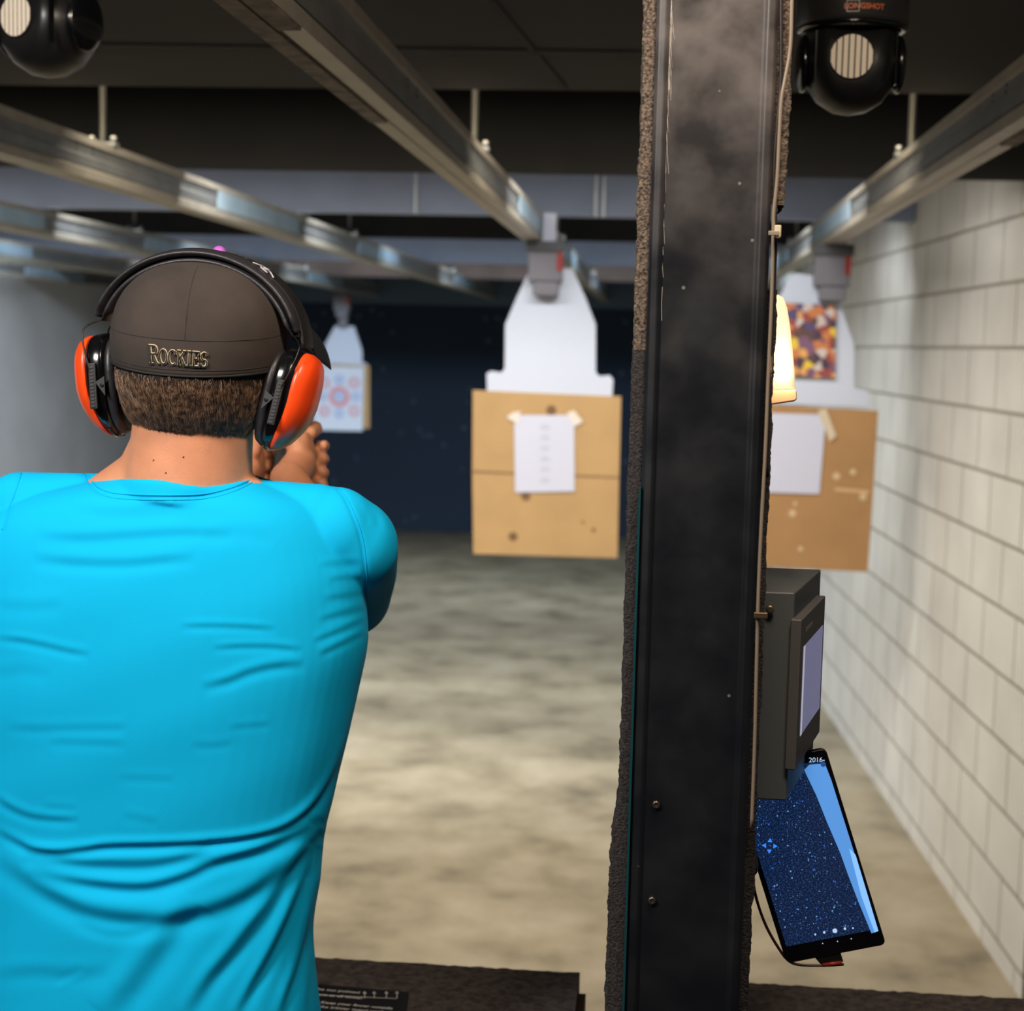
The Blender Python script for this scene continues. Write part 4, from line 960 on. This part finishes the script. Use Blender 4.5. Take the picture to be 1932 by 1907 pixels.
for i in range(15000):
    ph = radians(rnd.uniform(-112, 112)); zl = hair_low(ph); z = rnd.uniform(-.027, zl+.004); L_ = rnd.uniform(.016, .040)*(1 if z > -.065 else .55)
    sway = rnd.gauss(.05+.12*noise.noise(Vector((ph*3, z*30, 5))), .10); lift = rnd.uniform(.001, .0065)*(1 if z > -.075 else .7)
    pts = []
    for k in range(4):
        t = k/3; zz = z-L_*t; off = -.0025+lift*math.sin(t*2.6)+.001*math.sin(ph*60)
        if z < -.07: off -= .003*t
        pts.append(hair_pt(ph+sway*t*L_/.03, zz, off))
    wv = (RV*rnd.uniform(.8, 1)+Vector((0, rnd.uniform(-.3, .3), 0)))*rnd.uniform(.00020, .00045)
    b0 = len(hv)
    for k, p in enumerate(pts):
        w_ = wv*(1-k/3.2); hv += [p-w_, p+w_]
    hf += [(b0+2*k, b0+2*k+1, b0+2*k+3, b0+2*k+2) for k in range(3)]
tag(MB().add(hv, hf).build('hair_strands', m_hair, ho, fix=False), kind='stuff')

# wristwatch on the left wrist
wq = LW.lerp(LE, .04); ax = (LW-LE).normalized()
MB().lathe([(.0265, -.009), (.029, -.009), (.029, .009), (.0265, .009)], wq, ax, 32, cap=False).build('wristwatch', mat('dark_purple_strap', srgb(44, 22, 44), .45), person, True)

# ear defenders -----------------------------------------------------------
em = thing('ear_defenders', tuple(H), 'orange and black ear defenders worn over the black cap', 'ear defenders')
m_or = mat('orange_plastic', srgb(255, 78, 24), .32); m_pad = mat('black_leatherette', srgb(46, 44, 48), .42, bump=.4, bscale=90)
def bandpt(th_, off, y_): return hl((.1165+off)*sin(th_), y_, .002+(.097+off)*cos(th_))
def bandloft(sec, t0, t1, n=60, taper=None):
    rings = []
    for i in range(n+1):
        th_ = radians(t0+(t1-t0)*i/n); k = taper(i/n) if taper else 1
        rings.append([bandpt(th_, o_*k if o_ < 0 else o_, y_*(.6+.4*k)) for y_, o_ in sec])
    return MB().loft(rings)
tp = lambda t: max(.25, min(1, min(t, 1-t)/.05))**.6
def roundsec(yw, o0, o1, yc=0, n=16):
    return [(yc+yw*cos(2*pi*k/n)*1.0, (o0+o1)/2+(o1-o0)/2*sin(2*pi*k/n)) for k in range(n)]
bandloft(roundsec(.024, -.0100, .0010, -.001), -80, 80, 90, tp).build('headband_padding', m_pad, em, True)
bandloft(roundsec(.026, -.0010, .0098, -.003), -78, 78, 90, tp).build('headband_padding', m_pad, em, True)
bo = bandloft([(-.013, .006), (.027, .006), (.029, .0085), (.025, .0105), (-.011, .0105), (-.015, .0085)], -70, 88).build('headband_cover', mat('black_band_cover', srgb(26, 24, 26), .6), em, True)
# logo on the outer face of the band
for i, ch in enumerate('VENTURE'):
    me = text_mesh(ch, .0085, .0002); th_ = radians(22-3.6*i)   # reads from the front, so it runs right to left from behind
    p = bandpt(th_, .0112, .003); ux = (bandpt(th_-.02, .0112, .003)-p).normalized(); uy = (HM @ Vector((0, -1, 0))).normalized()
    uy = -uy if ux.cross(uy).dot(p-H) < 0 else uy
    for v_ in me.vertices: v_.co = p+ux*v_.co.x+uy*v_.co.y
    link('logo_letter', me, mat('silver_print', srgb(176, 172, 176), .5) if i == 0 else bpy.data.materials['silver_print'], bo)
for pts in ([(28, -.010), (31, .006), (34.5, .012), (36, .004), (33, -.002)], [(30, .010), (33, -.010), (38, -.014)], [(34, .010), (37.5, .002), (42, -.012)]):
    MB().tube([bandpt(radians(a_), .0112, y_) for a_, y_ in pts], .0010, 6).build('logo_mark', bpy.data.materials['silver_print'], bo, True)
def cup(s):
    c = Vector((s*.105, .000, -.056)); T = Matrix.Rotation(s*radians(9), 3, 'Y') @ Matrix.Rotation(radians(-6), 3, 'X')
    def P(d, y_, z_): return H+HM @ (c+T @ Vector((s*d, y_, z_)))
    def ring(d, a, b, zo=0, p=2.5, n=48, tap=.16):
        out = []
        for k in range(n):
            t = 2*pi*k/n; cc_, ss_ = cos(t), sin(t)
            y_ = a*math.copysign(abs(cc_)**(2/p), cc_); z_ = b*math.copysign(abs(ss_)**(2/p), ss_)
            y_ *= 1+tap*z_/b*.8
            out.append(P(d-(.014*max(0, -(z_+zo)/.058)**1.6 if d > .005 else 0), y_, z_+zo))
        return out
    MB().loft([ring(-.018, .030, .046), ring(-.020, .036, .053), ring(-.014, .040, .057), ring(-.009, .038, .055)]).build('ear_cushion', m_pad, em, True)
    cup_ = MB().loft([ring(-.010, .034, .050), ring(-.009, .041, .058), ring(-.004, .043, .0605), ring(.006, .0425, .060), ring(.015, .0405, .058), ring(.016, .036, .052)]).build('ear_cup', m_gloss, em, True)
    cr2 = [ring(.0125, .0395, .0565), ring(.0135, .0418, .0590), ring(.019, .0405, .0575, .001), ring(.026, .0355, .052, .003), ring(.031, .0285, .043, .006), ring(.0345, .018, .029, .009), ring(.0355, .006, .010, .010)]
    tag(MB().loft(cr2).build('outer_shell', m_or, cup_, True), 'bright orange outer shell')
    MB().prism([P(-.002, -.0445, z_) for z_ in (-.030, .022)]+[P(.007, -.0445, z_) for z_ in (.022, -.030)], P(0, -.003, 0)-P(0, 0, 0)).build('adjuster_slot', mat('ribbed_black', srgb(34, 34, 36), .4), cup_, bevel=.001)
    g_ = MB()
    for k in range(12): g_.prism([P(.0005, -.0478, -.028+k*.004), P(.0045, -.0478, -.028+k*.004), P(.0045, -.0478, -.026+k*.004), P(.0005, -.0478, -.026+k*.004)], P(0, -.0006, 0)-P(0, 0, 0))
    g_.build('ribbing', mat('rib_grey', srgb(58, 56, 58), .4), cup_)
    th_ = s*radians(79)
    for y_, yb in ((-.018, -.046), (.016, .030)):
        P0 = bandpt(th_, -.001, y_)
        MB().tube(smooth_pts([P0+HM @ Vector((0, 0, .006)), P0, P(.012, yb*.9, .062), P(.010, yb*1.0, .035), P(.004, yb*1.03, .012)]), .0011, 8).build('wire_yoke', mat('black_wire', srgb(26, 24, 26), .3, .5), em, True)
    MB().prism([P(-.012, -.0455, .006), P(-.001, -.0455, .000), P(-.012, -.0455, -.016)], P(0, -.002, 0)-P(0, 0, 0)).build('hinge_plate', mat('hinge_black', srgb(48, 46, 50), .4), cup_)
    MB().lathe([(.002, 0), (.0022, .0012), (.0012, .0018)], P(-.009, -.0475, -.004), HM @ Vector((0, -1, 0)), 12).build('rivet', mat('rivet_black', srgb(60, 60, 66), .3, .6), cup_)
cup(-1); cup(1)

# pistol -----------------------------------------------------------------
pg = thing('pistol', tuple(G), 'black pistol held in the man\'s clasped hands, mostly hidden behind his head', 'pistol')
m_gun = mat('black_gun_steel', srgb(24, 24, 26), .35, .6); m_grip = mat('black_polymer', srgb(20, 20, 20), .7, bump=.6, bscale=400)
MB().prism([gl(-.013, a, b_) for a, b_ in ((-.018, .045), (.030, .045), (.020, -.06), (-.034, -.06))], (.026, 0, 0)).build('grip', m_grip, pg, bevel=.004)
MB().prism([gl(-.012, a, b_) for a, b_ in ((-.030, .045), (.130, .050), (.130, .066), (-.030, .066))], (.024, 0, 0)).build('frame', m_grip, pg, bevel=.002)
MB().prism([gl(-.0135, a, b_) for a, b_ in ((-.040, .067), (.142, .067), (.142, .092), (.136, .095), (-.036, .095), (-.040, .090))], (.027, 0, 0)).build('slide', m_gun, pg, bevel=.002)
MB().tube([gl(0, .140, .082), gl(0, .147, .082)], .007, 16).build('muzzle', m_gun, pg)
MB().tube([gl(0, .034, .044), gl(0, .040, .022), gl(0, .062, .018), gl(0, .080, .026), gl(0, .084, .046)], .003, 8).build('trigger_guard', m_grip, pg, True)
MB().tube([gl(0, .055, .046), gl(0, .051, .034), gl(0, .055, .026)], .0025, 8).build('trigger', m_gun, pg, True)
MB().box(G.x-.010, G.x-.003, G.y-.034, G.y-.028, G.z+.095, G.z+.101).build('rear_sight', m_gun, pg); MB().box(G.x+.003, G.x+.010, G.y-.034, G.y-.028, G.z+.095, G.z+.101).build('rear_sight', m_gun, pg)
MB().box(G.x-.002, G.x+.002, G.y+.130, G.y+.137, G.z+.095, G.z+.100).build('front_sight', m_gun, pg)
